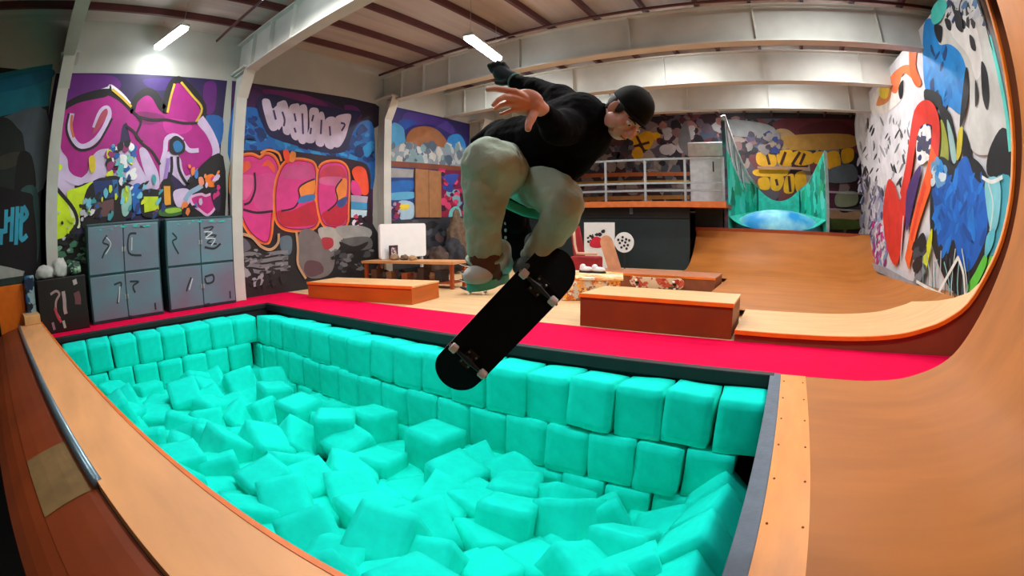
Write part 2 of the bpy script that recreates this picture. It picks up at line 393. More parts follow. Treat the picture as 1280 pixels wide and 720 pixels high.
('c',(-1.477,1.28,-0.793),(0.526,0.424,0.467,-0.57),(0.452,0.452,0.453)),
('c',(-0.978,1.236,-1.098),(0.014,0.083,-0.996,-0.036),(0.471,0.471,0.468)),
('c',(-0.217,2.166,-1.337),(0.931,-0.366,0,-0),(0.461,0.461,0.44)),
('c',(-0.297,2.863,-1.362),(0.706,-0.036,-0.705,0.056),(0.48,0.48,0.487)),
('c',(-3.089,3.287,-1.019),(0.545,0.487,-0.473,0.493),(0.464,0.464,0.464)),
('c',(-6.572,0.009,-0.671),(0.401,0.432,-0.582,0.56),(0.448,0.448,0.432)),
('c',(-4.701,0.278,-1.189),(0.952,0.053,0.299,0.023),(0.486,0.486,0.479)),
('c',(-6.521,0.82,-0.858),(0.733,-0.502,0.257,0.38),(0.456,0.456,0.458)),
('c',(-2.833,0.477,-1.019),(0.545,0.515,-0.456,-0.48),(0.49,0.49,0.471)),
('c',(-0.683,0.742,-0.823),(0.714,-0.227,0.203,-0.631),(0.479,0.479,0.488)),
('c',(-4.468,1.524,-0.932),(0.609,0.316,0.65,0.327),(0.468,0.468,0.46)),
('c',(-1.054,1.714,-1.068),(0.392,-0.871,-0.197,-0.221),(0.452,0.452,0.444)),
('c',(-0.92,1.995,-1.368),(0.815,0.263,0.393,0.336),(0.453,0.453,0.438)),
('c',(-4.459,0.286,-0.821),(0.872,0.066,-0.48,0.061),(0.474,0.474,0.478)),
('c',(-3.465,0.543,-1.043),(0.978,0.017,0.021,0.207),(0.478,0.478,0.488)),
('c',(-3.5,0.616,-1.469),(0.743,0.652,0.113,0.099),(0.451,0.451,0.44)),
('c',(-5.074,0.209,-0.933),(0.32,0.663,-0.606,-0.3),(0.464,0.464,0.464)),
('c',(-2.967,0.548,-1.451),(0.736,0.646,0.153,0.134),(0.474,0.474,0.482)),
('c',(-0.64,1.94,-0.951),(0.802,0.412,-0.273,0.336),(0.466,0.466,0.477)),
('a0',(-0.215,3.785,-0.328),(1,-0.008,0.007,0.021),(0.429,0.441,0.451)),
('a0',(-0.657,3.796,-0.324),(0.999,-0.022,0.012,-0.019),(0.416,0.441,0.451)),
('a0',(-1.087,3.805,-0.334),(0.999,-0.027,-0.014,-0.015),(0.426,0.441,0.451)),
('a0',(-1.526,3.778,-0.329),(0.999,-0.047,0.01,-0.018),(0.421,0.441,0.451)),
('a0',(-1.962,3.81,-0.347),(1,-0.012,-0.009,-0.014),(0.429,0.441,0.451)),
('a0',(-2.404,3.78,-0.34),(1,-0.007,0.001,0.009),(0.437,0.441,0.451)),
('a0',(-2.854,3.777,-0.33),(1,-0.007,0.012,-0.01),(0.42,0.441,0.451)),
('a0',(-3.288,3.808,-0.344),(0.999,-0.052,-0.006,0.005),(0.423,0.441,0.451)),
('a0',(-3.724,3.788,-0.339),(0.999,-0.039,0.01,-0.001),(0.415,0.441,0.451)),
('a0',(-4.154,3.796,-0.33),(0.998,-0.052,0.015,-0.023),(0.422,0.441,0.451)),
('a0',(-4.59,3.781,-0.347),(1,-0.016,-0.004,0.004),(0.432,0.441,0.451)),
('a0',(-5.035,3.813,-0.343),(1,-0.007,-0.009,0.013),(0.415,0.441,0.451)),
('a0',(-5.464,3.777,-0.339),(0.999,-0.037,0,0.014),(0.436,0.441,0.451)),
('a0',(-5.913,3.785,-0.328),(1,-0.012,-0.014,0.022),(0.418,0.441,0.451)),
('a0',(-6.345,3.801,-0.332),(1,-0.009,-0.005,0.021),(0.417,0.441,0.451)),
('a0',(-6.776,3.803,-0.339),(0.999,-0.046,-0.012,-0.018),(0.427,0.441,0.451)),
('a0',(-7.216,3.775,-0.343),(0.999,-0.053,0.014,0.002),(0.43,0.441,0.451)),
('a1',(-0.415,3.756,-0.783),(1,-0.014,-0.001,-0.004),(0.424,0.441,0.451)),
('a1',(-0.853,3.728,-0.796),(0.999,-0.03,0.011,-0.018),(0.416,0.441,0.451)),
('a1',(-1.283,3.727,-0.782),(1,-0.016,-0.012,-0.003),(0.431,0.441,0.451)),
('a1',(-1.728,3.731,-0.79),(0.999,-0.033,0.014,0.018),(0.419,0.441,0.451)),
('a1',(-2.16,3.747,-0.785),(1,-0.019,-0,-0.01),(0.437,0.441,0.451)),
('a1',(-2.61,3.759,-0.788),(1,-0.006,0.014,0.006),(0.424,0.441,0.451)),
('a1',(-3.048,3.751,-0.795),(0.999,-0.042,0.008,0.019),(0.426,0.441,0.451)),
('a1',(-3.488,3.734,-0.778),(1,-0.02,0.005,0.013),(0.423,0.441,0.451)),
('a1',(-3.925,3.737,-0.79),(0.999,-0.031,0.008,0.01),(0.423,0.441,0.451)),
('a1',(-4.362,3.727,-0.781),(1,-0.026,-0.015,0.002),(0.422,0.441,0.451)),
('a1',(-4.797,3.738,-0.786),(1,-0.014,0.004,0.015),(0.421,0.441,0.451)),
('a1',(-5.232,3.739,-0.779),(1,-0.014,-0.005,0.017),(0.423,0.441,0.451)),
('a1',(-5.668,3.737,-0.774),(1,-0.007,0.001,0.001),(0.434,0.441,0.451)),
('a1',(-6.116,3.732,-0.775),(0.999,-0.031,0.005,0.011),(0.419,0.441,0.451)),
('a1',(-6.549,3.758,-0.778),(1,-0.026,0.005,-0.004),(0.431,0.441,0.451)),
('a1',(-6.994,3.734,-0.782),(1,-0.019,-0.014,-0.017),(0.429,0.441,0.451)),
('a1',(-7.436,3.739,-0.792),(1,-0.021,0.004,-0.023),(0.425,0.441,0.451)),
('a2',(-0.215,3.706,-1.246),(0.999,-0.048,-0.005,-0.016),(0.426,0.441,0.451)),
('a2',(-0.654,3.714,-1.236),(0.999,-0.036,0.003,0.005),(0.419,0.441,0.451)),
('a2',(-1.087,3.679,-1.247),(0.999,-0.035,-0.006,-0.005),(0.42,0.441,0.451)),
('a2',(-1.522,3.682,-1.238),(0.998,-0.053,0.004,-0.02),(0.418,0.441,0.451)),
('a2',(-1.953,3.701,-1.233),(1,-0.007,0.01,-0.004),(0.427,0.441,0.451)),
('a2',(-2.394,3.689,-1.238),(0.999,-0.048,0.003,0.003),(0.433,0.441,0.451)),
('a2',(-2.841,3.676,-1.232),(0.999,-0.037,0.013,-0.024),(0.436,0.441,0.451)),
('a2',(-3.29,3.692,-1.232),(0.999,-0.048,0.003,0.02),(0.418,0.441,0.451)),
('a2',(-3.722,3.698,-1.242),(0.999,-0.04,0.014,-0.005),(0.424,0.441,0.451)),
('a2',(-4.159,3.678,-1.233),(0.999,-0.042,0.014,0),(0.436,0.441,0.451)),
('a2',(-4.609,3.702,-1.223),(1,-0.03,-0.006,-0.001),(0.424,0.441,0.451)),
('a2',(-5.047,3.69,-1.236),(0.999,-0.04,0.008,0.017),(0.418,0.441,0.451)),
('a2',(-5.478,3.694,-1.24),(1,-0.008,0.009,-0.013),(0.416,0.441,0.451)),
('a2',(-5.908,3.709,-1.223),(0.999,-0.04,0.003,-0.001),(0.421,0.441,0.451)),
('a2',(-6.343,3.691,-1.229),(0.999,-0.049,0.008,-0.01),(0.429,0.441,0.451)),
('a2',(-6.786,3.702,-1.24),(1,-0.029,-0.001,-0.007),(0.427,0.441,0.451)),
('a2',(-7.226,3.691,-1.246),(0.999,-0.042,-0.002,0.021),(0.432,0.441,0.451)),
('b0',(-7.603,3.33,-0.312),(1,0.008,0.026,0.004),(0.441,0.438,0.43)),
('b0',(-7.6,2.878,-0.3),(1,0.012,0.024,-0.006),(0.441,0.433,0.43)),
('b0',(-7.617,2.432,-0.305),(1,0.01,0.008,0.017),(0.441,0.437,0.43)),
('b0',(-7.608,1.982,-0.305),(0.999,0.009,0.05,-0.018),(0.441,0.432,0.43)),
('b0',(-7.603,1.536,-0.3),(1,-0.005,0.013,0.004),(0.441,0.426,0.43)),
('b0',(-7.622,1.097,-0.306),(0.999,0.009,0.045,0.008),(0.441,0.436,0.43)),
('b0',(-7.596,0.648,-0.289),(0.999,0.016,0.04,-0.023),(0.441,0.412,0.43)),
('b0',(-7.616,0.222,-0.297),(0.999,0.014,0.04,-0.019),(0.441,0.437,0.43)),
('b1',(-7.569,3.16,-0.727),(1,-0.003,0.013,0.006),(0.441,0.439,0.43)),
('b1',(-7.571,2.708,-0.733),(1,-0.013,0.008,0.004),(0.441,0.412,0.43)),
('b1',(-7.54,2.281,-0.739),(1,-0.002,0.021,0.005),(0.441,0.434,0.43)),
('b1',(-7.537,1.834,-0.733),(0.999,-0.013,0.04,-0.017),(0.441,0.426,0.43)),
('b1',(-7.555,1.395,-0.72),(0.999,0.002,0.036,-0.012),(0.441,0.43,0.43)),
('b1',(-7.565,0.951,-0.724),(1,0.001,0.012,-0.013),(0.441,0.428,0.43)),
('b1',(-7.546,0.51,-0.738),(0.999,0.007,0.038,-0.021),(0.441,0.422,0.43)),
('b1',(-7.571,0.074,-0.739),(1,0.002,0.017,0.019),(0.441,0.431,0.43)),
('b2',(-7.493,3.33,-1.181),(1,0.007,0.008,-0.018),(0.441,0.421,0.43)),
('b2',(-7.498,2.895,-1.177),(0.998,-0.012,0.054,0.009),(0.441,0.44,0.43)),
('b2',(-7.519,2.442,-1.167),(1,-0.004,0.017,-0.008),(0.441,0.436,0.43)),
('b2',(-7.511,1.993,-1.173),(0.999,-0.011,0.046,0.008),(0.441,0.43,0.43)),
('b2',(-7.508,1.549,-1.162),(0.999,0,0.035,0.004),(0.441,0.436,0.43)),
('b2',(-7.509,1.1,-1.18),(1,-0.014,0.015,-0.023),(0.441,0.434,0.43)),
('b2',(-7.506,0.653,-1.164),(0.999,-0.016,0.028,0.02),(0.441,0.438,0.43)),
('b2',(-7.508,0.202,-1.171),(1,-0.012,0.013,-0.017),(0.441,0.43,0.43)),
('d',(-0.25,3.47,-0.97),(0.928,-0.027,0.372,-0.01),(0.44,0.43,0.42)),
('d',(-0.232,3.04,-0.925),(0.921,0.047,0.378,-0.086),(0.44,0.43,0.42)),
('d',(-0.265,2.61,-0.891),(0.913,-0.047,0.405,-0.014),(0.44,0.43,0.42)),
('d',(-0.256,2.18,-0.945),(0.906,-0.034,0.421,0.011),(0.44,0.43,0.42)),
('d',(-0.23,1.75,-0.965),(0.931,0.037,0.364,0.008),(0.44,0.43,0.42)),
('d',(-0.261,1.32,-0.906),(0.919,-0.076,0.376,0.088),(0.44,0.43,0.42)),
('d',(-0.261,0.89,-0.901),(0.919,-0.01,0.393,0.03),(0.44,0.43,0.42)),
('d',(-0.23,0.46,-0.961),(0.916,-0.067,0.393,0.043),(0.44,0.43,0.42)),
('c',(-7.016,3.312,-1.252),(0.966,-0.055,-0.151,0.201),(0.45,0.45,0.45)),
('c',(-5.402,3.368,-1.253),(0.984,0.001,0.155,-0.086),(0.45,0.45,0.45)),
('c',(-4.983,3.384,-1.205),(0.968,-0.166,-0.013,0.189),(0.45,0.45,0.45)),
('c',(-4.576,3.346,-1.259),(0.933,-0.211,0.108,0.271),(0.45,0.45,0.45)),
('c',(-2.57,3.318,-1.179),(0.92,0.209,0.119,-0.311),(0.45,0.45,0.45)),
('c',(-2.223,3.387,-1.209),(0.939,0.119,0.172,-0.274),(0.45,0.45,0.45)),
('c',(-6.19,3.134,-1.193),(0.984,-0.122,-0.128,0),(0.45,0.45,0.45)),
('c',(-2.009,3.138,-1.201),(0.985,-0.039,-0.022,0.164),(0.45,0.45,0.45)),
('c',(-1.593,3.182,-1.21),(0.896,-0.308,-0.169,-0.271),(0.45,0.45,0.45)),
('c',(-1.166,3.179,-1.241),(0.927,-0.127,-0.277,0.221),(0.45,0.45,0.45)),
('c',(-0.586,3.123,-1.228),(0.956,0.189,-0.221,0.045),(0.45,0.45,0.45)),
('c',(-7.163,2.982,-1.176),(0.985,-0.109,-0.092,-0.098),(0.45,0.45,0.45)),
('c',(-6.783,2.927,-1.202),(0.992,0.084,0.041,-0.087),(0.45,0.45,0.45)),
('c',(-4.594,2.933,-1.126),(0.953,-0.185,-0.053,-0.235),(0.45,0.45,0.45)),
('c',(-2.572,2.989,-1.128),(0.99,0.039,0.116,-0.075),(0.45,0.45,0.45)),
('c',(-1.376,2.943,-1.134),(0.952,-0.238,-0.154,-0.113),(0.45,0.45,0.45)),
('c',(-6.216,2.772,-1.184),(0.983,0.068,0.15,-0.08),(0.45,0.45,0.45)),
('c',(-3.836,2.759,-1.101),(0.983,0.167,0.06,-0.052),(0.45,0.45,0.45)),
('c',(-3.383,2.736,-1.184),(0.99,-0.069,-0.011,0.121),(0.45,0.45,0.45)),
('c',(-2.162,2.75,-1.196),(0.993,-0.041,0.107,-0.019),(0.45,0.45,0.45)),
('c',(-1.815,2.716,-1.156),(0.983,-0.141,0.003,0.118),(0.45,0.45,0.45)),
('c',(-0.837,2.726,-1.137),(0.97,-0.235,-0.03,-0.053),(0.45,0.45,0.45)),
('c',(-7.191,2.522,-1.077),(0.944,0.218,0.217,-0.121),(0.45,0.45,0.45)),
('c',(-6.771,2.535,-1.169),(0.949,0.234,0.123,-0.171),(0.45,0.45,0.45)),
('c',(-5.568,2.54,-1.119),(0.962,0.019,-0.206,0.179),(0.45,0.45,0.45)),
('c',(-2.398,2.562,-1.133),(0.962,0.049,0.223,0.151),(0.45,0.45,0.45)),
('c',(-5.995,2.36,-1.144),(0.987,0.086,0.131,0.026),(0.45,0.45,0.45)),
('c',(-3.399,2.344,-1.122),(0.935,-0.193,0.108,-0.275),(0.45,0.45,0.45)),
('c',(-1.021,2.334,-1.148),(0.942,-0.146,0.194,-0.234),(0.45,0.45,0.45)),
('c',(-0.598,2.354,-1.051),(0.938,-0.163,-0.257,0.168),(0.45,0.45,0.45)),
('c',(-7.207,2.156,-1.029),(0.94,-0.114,-0.284,0.149),(0.45,0.45,0.45)),
('c',(-6.791,2.161,-1.033),(0.952,-0.221,0.162,0.139),(0.45,0.45,0.45)),
('c',(-6.39,2.147,-1.095),(0.954,0.167,0.25,-0),(0.45,0.45,0.45)),
('c',(-5.612,2.167,-1.101),(0.936,0.196,-0.22,0.193),(0.45,0.45,0.45)),
('c',(-3.038,2.115,-1.095),(0.965,0.034,0.113,-0.233),(0.45,0.45,0.45)),
('c',(-2.163,2.13,-1.073),(0.921,0.189,0.192,-0.282),(0.45,0.45,0.45)),
('c',(-5.993,1.936,-1.041),(0.975,-0.101,0.015,0.198),(0.45,0.45,0.45)),
('c',(-3.815,1.94,-1.064),(0.96,-0.164,-0.151,-0.17),(0.45,0.45,0.45)),
('c',(-3.416,1.94,-1.081),(0.986,0.072,0.134,-0.072),(0.45,0.45,0.45)),
('c',(-2.638,1.956,-1.078),(0.991,-0.077,-0.05,-0.093),(0.45,0.45,0.45)),
('c',(-5.615,1.728,-1.062),(0.973,-0.044,-0.227,-0.01),(0.45,0.45,0.45)),
('c',(-1.821,1.725,-1.025),(0.953,0.261,-0.008,0.155),(0.45,0.45,0.45)),
('c',(-4.784,1.518,-0.99),(0.963,-0.198,0.073,0.169),(0.45,0.45,0.45)),
('c',(-3.613,1.577,-1.002),(0.995,0.096,0.008,-0.011),(0.45,0.45,0.45)),
('c',(-3.172,1.524,-0.992),(0.948,0.12,0.195,-0.22),(0.45,0.45,0.45)),
('c',(-0.788,1.581,-1.003),(0.929,-0.244,0.075,0.268),(0.45,0.45,0.45)),
('c',(-7.222,1.32,-0.988),(0.991,0.014,-0.03,0.131),(0.45,0.45,0.45)),
('c',(-5.625,1.375,-1.019),(0.957,-0.19,-0.093,-0.197),(0.45,0.45,0.45)),
('c',(-4.225,1.332,-1.016),(0.982,0.03,-0.108,-0.154),(0.45,0.45,0.45)),
('c',(-2.589,1.375,-0.97),(0.953,0.131,0.231,-0.143),(0.45,0.45,0.45)),
('c',(-2.23,1.333,-1.015),(0.969,0.12,-0.023,0.214),(0.45,0.45,0.45)),
('c',(-1.818,1.338,-0.977),(0.978,0.024,-0.134,-0.161),(0.45,0.45,0.45)),
('c',(-4.806,1.143,-1.004),(0.963,-0.259,0.007,-0.071),(0.45,0.45,0.45)),
('c',(-3.228,1.11,-1.007),(0.974,-0.186,-0.056,-0.118),(0.45,0.45,0.45)),
('c',(-0.57,1.189,-0.956),(0.919,0.197,-0.141,0.31),(0.45,0.45,0.45)),
('c',(-4.364,0.984,-0.911),(0.998,-0.01,0.055,-0.019),(0.45,0.45,0.45)),
('c',(-1.38,0.977,-0.956),(0.968,0.174,0.179,0.001),(0.45,0.45,0.45)),
('c',(-7.198,0.733,-0.9),(0.97,-0.036,0.116,0.212),(0.45,0.45,0.45)),
('c',(-6.222,0.715,-0.925),(0.951,-0.087,0.108,0.277),(0.45,0.45,0.45)),
('c',(-5.017,0.775,-0.871),(0.976,-0.041,-0.143,-0.159),(0.45,0.45,0.45)),
('c',(-3.968,0.765,-0.959),(0.954,0.088,0.124,0.257),(0.45,0.45,0.45)),
('c',(-3.168,0.782,-0.924),(0.96,0.162,-0.172,-0.153),(0.45,0.45,0.45)),
('c',(-2.639,0.77,-0.883),(0.972,-0.109,-0.184,0.097),(0.45,0.45,0.45)),
('c',(-4.816,0.563,-0.896),(0.94,0.22,0.184,-0.182),(0.45,0.45,0.45)),
('c',(-7.207,0.185,-0.858),(0.975,0.194,-0.109,-0.024),(0.45,0.45,0.45))]
# ================================================================ ROOM
WX = -9.19
CZ = 5.5
# floor: birch boards beyond the carpet, dark concrete behind and left of the pit
b = MB().box((-9.3, 5.25, -.12), (4.6, 17.6, 0.0)); struct(b.build('floor', M_floor))
b = MB()
b.prism([(-9.3, -5, -1.2), (4.6, -5, -1.2), (4.6, .12 + .125 * 4.6, -1.2), (-9.3, .12 - .125 * 9.3, -1.2)], (0, 0, -.1)); struct(b.build('floor', M_darkfloor))
struct(MB().box((-9.4, -5, -1.3), (WX, 17.6, CZ + .1)).build('wall_left', M_wallw))
struct(MB().box((-9.4, 17.5, -.1), (4.7, 17.7, CZ + .1)).build('wall_back', M_wallw))
struct(MB().box((4.6, -5, -1.3), (4.75, 17.6, CZ + .1)).build('wall_right', mat('grey_wall', (120, 116, 110), rough=.8)))
struct(MB().box((-9.4, -5.15, -1.3), (4.7, -5, CZ + .1)).build('wall_front', mat('dim_wall', (60, 58, 56), rough=.8)))
struct(MB().box((-9.4, -5.1, CZ), (4.7, 17.6, CZ + .1)).build('ceiling', M_ceil))
# black base strip of the left wall
struct(MB().box((WX + .001, -.1, -.01), (WX + .05, 17.4, .2)).build('baseboard_left', M_black))

# red carpet round the pit (an L of carpet)
b = MB(); b.prism([(-9.14, -.62, -.1), (-7.93, -.40, -.1), (-7.93, 4.11, -.1), (3.6, 4.11, -.1), (3.6, 5.25, -.1), (-9.14, 5.25, -.1)], (0, 0, .1))
tag(b.build('carpet', M_mat), 'crimson red carpet strip wrapping the far sides of the foam pit', 'carpet')

# pit box
pit = empty('foam_pit', (-4, 2, -1.2), 'sunken rectangular foam pit with black padded rim', 'foam pit')
b = MB()
b.box((-7.98, -.9, -2.5), (-7.9, 4.13, -.005)); b.box((-7.98, 4.06, -2.5), (.1, 4.13, -.005)); b.box((0.0, .3, -2.5), (.06, 4.1, -.03))
b.box((-7.9, -.9, -2.55), (.1, 4.13, -2.45))
y0 = lambda x: .60 + .125 * x
b.prism([(-7.95, y0(-7.95), -2.5), (.1, y0(.1), -2.5), (.1, y0(.1) - .05, -2.5), (-7.95, y0(-7.95) - .05, -2.5)], (0, 0, 2.5))
b.build('pit_liner', M_black, pit)
b = MB(); b.box((-7.96, 4.02, -.11), (.01, 4.12, .012)); b.build('rim_pad', M_black, pit, bevel=.01)
b = MB(); b.box((-7.99, -.6, -.075), (-7.88, 4.12, .012)); b.build('rim_pad', M_black, pit, bevel=.01)

# ---------------------------------------------------------------- foam cubes
def cube_mesh(seed):
    bm = bmesh.new(); bmesh.ops.create_cube(bm, size=1.0)
    bmesh.ops.subdivide_edges(bm, edges=bm.edges[:], cuts=5, use_grid_fill=True)
    r = .055
    for v in bm.verts:
        c = V([max(-.5 + r, min(.5 - r, a)) for a in v.co]); d = v.co - c
        if d.length > 1e-6: v.co = c + d.normalized() * r * (1 if sum(abs(a) > .5 - r for a in v.co) > 1 else d.length / r)
        n = noise.noise_vector(v.co * 1.7 + V((seed * 7.3, 0, 0)))
        v.co += n * .026
    me = bpy.data.meshes.new('foam_cube'); bm.to_mesh(me); bm.free(); me.materials.append(M_foam)
    me.polygons.foreach_set('use_smooth', [True] * len(me.polygons)); return me
CM = [cube_mesh(i) for i in range(6)]
CL = {'a0': ('turquoise foam cube in the top row along the long far edge of the pit', 'foam cubes in the top row along the long pit edge'),
      'a1': ('turquoise foam cube in the second row down along the long far edge of the pit', 'foam cubes in the second row along the long pit edge'),
      'a2': ('turquoise foam cube in the third row down along the long far edge', 'foam cubes in the third row along the long pit edge'),
      'b0': ('turquoise foam cube in the top row along the short edge below the metal lockers', 'foam cubes in the top row along the short pit edge'),
      'b1': ('turquoise foam cube in the second row down below the metal lockers', 'foam cubes in the second row along the short pit edge'),
      'b2': ('turquoise foam cube in the third row down below the metal lockers', 'foam cubes in the third row along the short pit edge'),
      'd': ('turquoise foam cube leaning against the grey strip on the right side of the pit', 'foam cubes leaning along the right pit edge'),
      'c': ('turquoise foam cube lying loose in the tumbled heap filling the pit', 'loose foam cubes heaped in the pit')}
for i, (t, l, q, s) in enumerate(CUBES):
    o = bpy.data.objects.new('foam_cube', CM[i % 6]); COL.objects.link(o)
    o.location = l; o.rotation_mode = 'QUATERNION'; o.rotation_quaternion = q; o.scale = s
    tag(o, CL[t][0], 'foam cube', CL[t][1])

# ---------------------------------------------------------------- left deck with coping and the dark transition below
ly = lambda x: .70 + .125 * x      # pit side edge
cy = lambda x: .285 + .131 * x     # coping
deck = empty('ramp_deck', (-3, .2, .2), 'long orange wooden deck beside the pit with steel coping on its lip', 'ramp deck')
xs = [-8.3, 1.6]
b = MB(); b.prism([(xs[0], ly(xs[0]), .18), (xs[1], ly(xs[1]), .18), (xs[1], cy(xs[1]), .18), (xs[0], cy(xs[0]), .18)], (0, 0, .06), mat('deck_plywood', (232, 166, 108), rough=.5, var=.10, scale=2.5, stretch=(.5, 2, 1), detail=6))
b.build('deck_top', None, deck)
b = MB(); b.prism([(xs[0], ly(xs[0]) - .001, -.1), (xs[1], ly(xs[1]) - .001, -.1), (xs[1], ly(xs[1]) - .05, -.1), (xs[0], ly(xs[0]) - .05, -.1)], (0, 0, .3)); b.build('fascia', M_orange, deck)
b = MB(); b.prism([(xs[0], ly(xs[0]) + .004, .19), (xs[1], ly(xs[1]) + .004, .19), (xs[1], ly(xs[1]) - .022, .19), (xs[0], ly(xs[0]) - .022, .19)], (0, 0, .0535)); b.build('edge_trim', M_orange, deck)
b = MB(); b.tube([(x, cy(x), .225) for x in (-8.3, -6, -4, -2.14)], .032, n=14); b.build('coping', M_coping, deck, smooth=True)
# transition: from the coping down, concave, towards -y
nrm = V((.131, -1, 0)).normalized(); b = MB(); R = 1.9; prof = []
for i in range(13):
    a = math.radians(74 - 74 * i / 12); prof.append((R * (math.sin(math.radians(74)) - math.sin(a)), .20 + (-R * (math.cos(math.radians(74)) - math.cos(math.radians(74))) ) ))
prof = []
for i in range(15):
    a = math.radians(70 * (1 - i / 14)); prof.append((R * (math.sin(math.radians(70)) - math.sin(a)), .2 - R * (math.cos(a) - math.cos(math.radians(70)))))
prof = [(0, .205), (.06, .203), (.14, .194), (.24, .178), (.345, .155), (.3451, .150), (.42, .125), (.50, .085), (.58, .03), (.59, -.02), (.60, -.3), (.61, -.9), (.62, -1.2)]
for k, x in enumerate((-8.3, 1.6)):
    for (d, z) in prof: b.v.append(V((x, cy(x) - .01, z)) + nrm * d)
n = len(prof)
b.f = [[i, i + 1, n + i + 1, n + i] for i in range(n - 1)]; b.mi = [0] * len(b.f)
b.mats = [mat('shade_toned_transition', (122, 50, 14), rough=.45, var=.15, scale=2)]  # orange stain darkened to hold the lack of light on this side
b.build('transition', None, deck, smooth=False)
# repair patch on the transition
def tr(x, d, off=.004):
    for i in range(n - 1):
        if prof[i][0] <= d <= prof[i + 1][0]:
            t = (d - prof[i][0]) / (prof[i + 1][0] - prof[i][0]); z = prof[i][1] + (prof[i + 1][1] - prof[i][1]) * t
            return V((x, cy(x) - .01, z)) + nrm * (d + off) + V((0, 0, off))
b = MB(); vs = []
for i in range(7):
    for j in range(2): vs.append(tr(-2.84 + .70 * j, .03 + .31 * i / 6, .003))
b.add(vs, [(2 * i, 2 * i + 1, 2 * i + 3, 2 * i + 2) for i in range(6)]); b.build('repair_patch', mat('bare_wood_patch', (120, 92, 52), rough=.6, var=.15, scale=8), deck)

# step box and low wooden box at the deck's far end
b = MB(); b.prism([(-8.9, cy(-8.9) + .12, .241), (-8.1, cy(-8.1) + .12, .241), (-8.1, ly(-8.1) - .03, .241), (-8.9, ly(-8.9) - .03, .241)], (0, 0, .14))
s = b.build('wooden_step', mat('step_tan', (216, 170, 112), rough=.5), bevel=.01); tag(s, 'low tan wooden step on the far end of the long deck', 'step')
b = MB(); b.box((-9.1, -1.25, -1.195), (-8.75, -.66, .84)); s = b.build('wooden_crate', M_orange, bevel=.012); tag(s, 'orange wooden box at the far left end of the deck', 'box')
b = MB(); b.v = []; 
lid = empty('ramp_cover', (-9, -1.2, .8), 'pale grey rounded slab on a dark green base at the left edge', 'ramp cover')
pts = []
for i in range(9):
    t = i / 8; pts.append((-8.85, -1.75 + 1.12 * t, 1.02 + .22 * math.cos(t * math.pi / 2)))
MB().prism(pts + [(-8.85, -.66, .96), (-8.85, -1.75, .96)], (-.32, 0, 0)).build('cover_top', mat('pale_grey_cover', (168, 172, 166), rough=.5), lid)
MB().box((-9.17, -1.75, .845), (-8.80, -.62, .96)).build('cover_base', mat('dark_green_board', (34, 52, 46), rough=.6), lid)

# ---------------------------------------------------------------- near quarter pipe on the right (flat, then curving up)
prof_r = [(.30, .0), (.8, .0), (1.0, .012), (1.2, .035), (1.38, .08), (1.6, .165), (1.77, .28), (1.91, .45), (2.06, .69), (2.2, .96), (2.32, 1.22), (2.42, 1.5), (2.52, 1.85), (2.60, 2.25), (2.65, 2.7), (2.68, 3.2), (2.70, 3.9)]
prof_r = [tuple(p) for p in spline([(*p, 0) for p in prof_r], False, 3)]
qp = empty('quarter_pipe', (1.5, 1.5, 0), 'nearest big orange plywood quarter pipe curving up at the right edge', 'quarter pipe')
b = MB(); m_ = len(prof_r)
for y in (4.1, -2.5):
    for p in prof_r: b.v.append(V((p[0], y, p[1] + .001)))
b.f = [[i, i + 1, m_ + i + 1, m_ + i] for i in range(m_ - 1)]; b.mi = [0] * len(b.f); b.mats = [M_ply]
b.build('riding_surface', None, qp, smooth=True)
b = MB(); b.prism([(p[0], 4.10, p[1] - .002) for p in prof_r] + [(3.0, 4.10, 3.9), (3.0, 4.10, -.1), (.30, 4.10, -.1)], (0, -.03, 0)); b.build('side_panel', M_side2, qp)
b = MB(); b.box((.07, .3, -.1), (.30, 4.1, .004)); b.build('edge_plank', M_ply2, qp)
b = MB(); b.box((-.03, .3, -.14), (.07, 4.11, .008)); b.build('vinyl_strip', M_grey, qp, bevel=.006)
b = MB()
for i in range(9):
    y = 3.9 - i * .42
    for x in (.10, .27): b.cap((x, y, .003), .007, (x, y, .005), .007, n=8, k=3)
b.build('screw', M_side, qp)['kind'] = 'stuff'

# ---------------------------------------------------------------- far ramp across the carpet
prof_f = [(-.50, .12), (0, .12), (.6, .13), (1.0, .15), (1.3, .18), (1.55, .22), (1.8, .29), (2.05, .38), (2.37, .58), (2.64, .94), (2.84, 1.29), (3.0, 1.74), (3.1, 2.19), (3.16, 2.64), (3.2, 3.12), (3.23, 3.62), (3.26, 4.3)]
prof_f = [tuple(p) for p in spline([(*p, 0) for p in prof_f], False, 3)]
fr = empty('quarter_pipe', (1.3, 5.9, 0), 'second quarter pipe beyond the red carpet with an orange painted rim', 'quarter pipe')
b = MB(); m_ = len(prof_f)
for k in (0, 1):
    for p in prof_f: b.v.append(V((p[0], 5.24 + k * (1.51 if p[0] < 2.05 else max(.05, 1.51 - (p[0] - 2.05) * 3.2)), p[1])))
b.f = [[i, i + 1, m_ + i + 1, m_ + i] for i in range(m_ - 1)]; b.mi = [0] * len(b.f); b.mats = [M_tan]
b.build('riding_surface', None, fr, smooth=True)
b = MB(); b.prism([(p[0], 5.24, p[1] - .004) for p in prof_f] + [(4.3, 5.24, 4.3), (4.3, 5.24, .002), (-.50, 5.24, .002)], (0, .05, 0)); b.build('side_panel', M_side2, fr)
b = MB()
for y in (5.215, 5.25):
    for (dx, dz) in ((0, 0), (0, -.045)):
        for i, p in enumerate(prof_f):
            q0 = prof_f[max(0, i - 1)]; q1 = prof_f[min(m_ - 1, i + 1)]; t = V((q1[0] - q0[0], 0, q1[1] - q0[1])).normalized(); nn = V((-t.z, 0, t.x))
            b.v.append(V((p[0], y, p[1])) + nn * (.006 + dz))
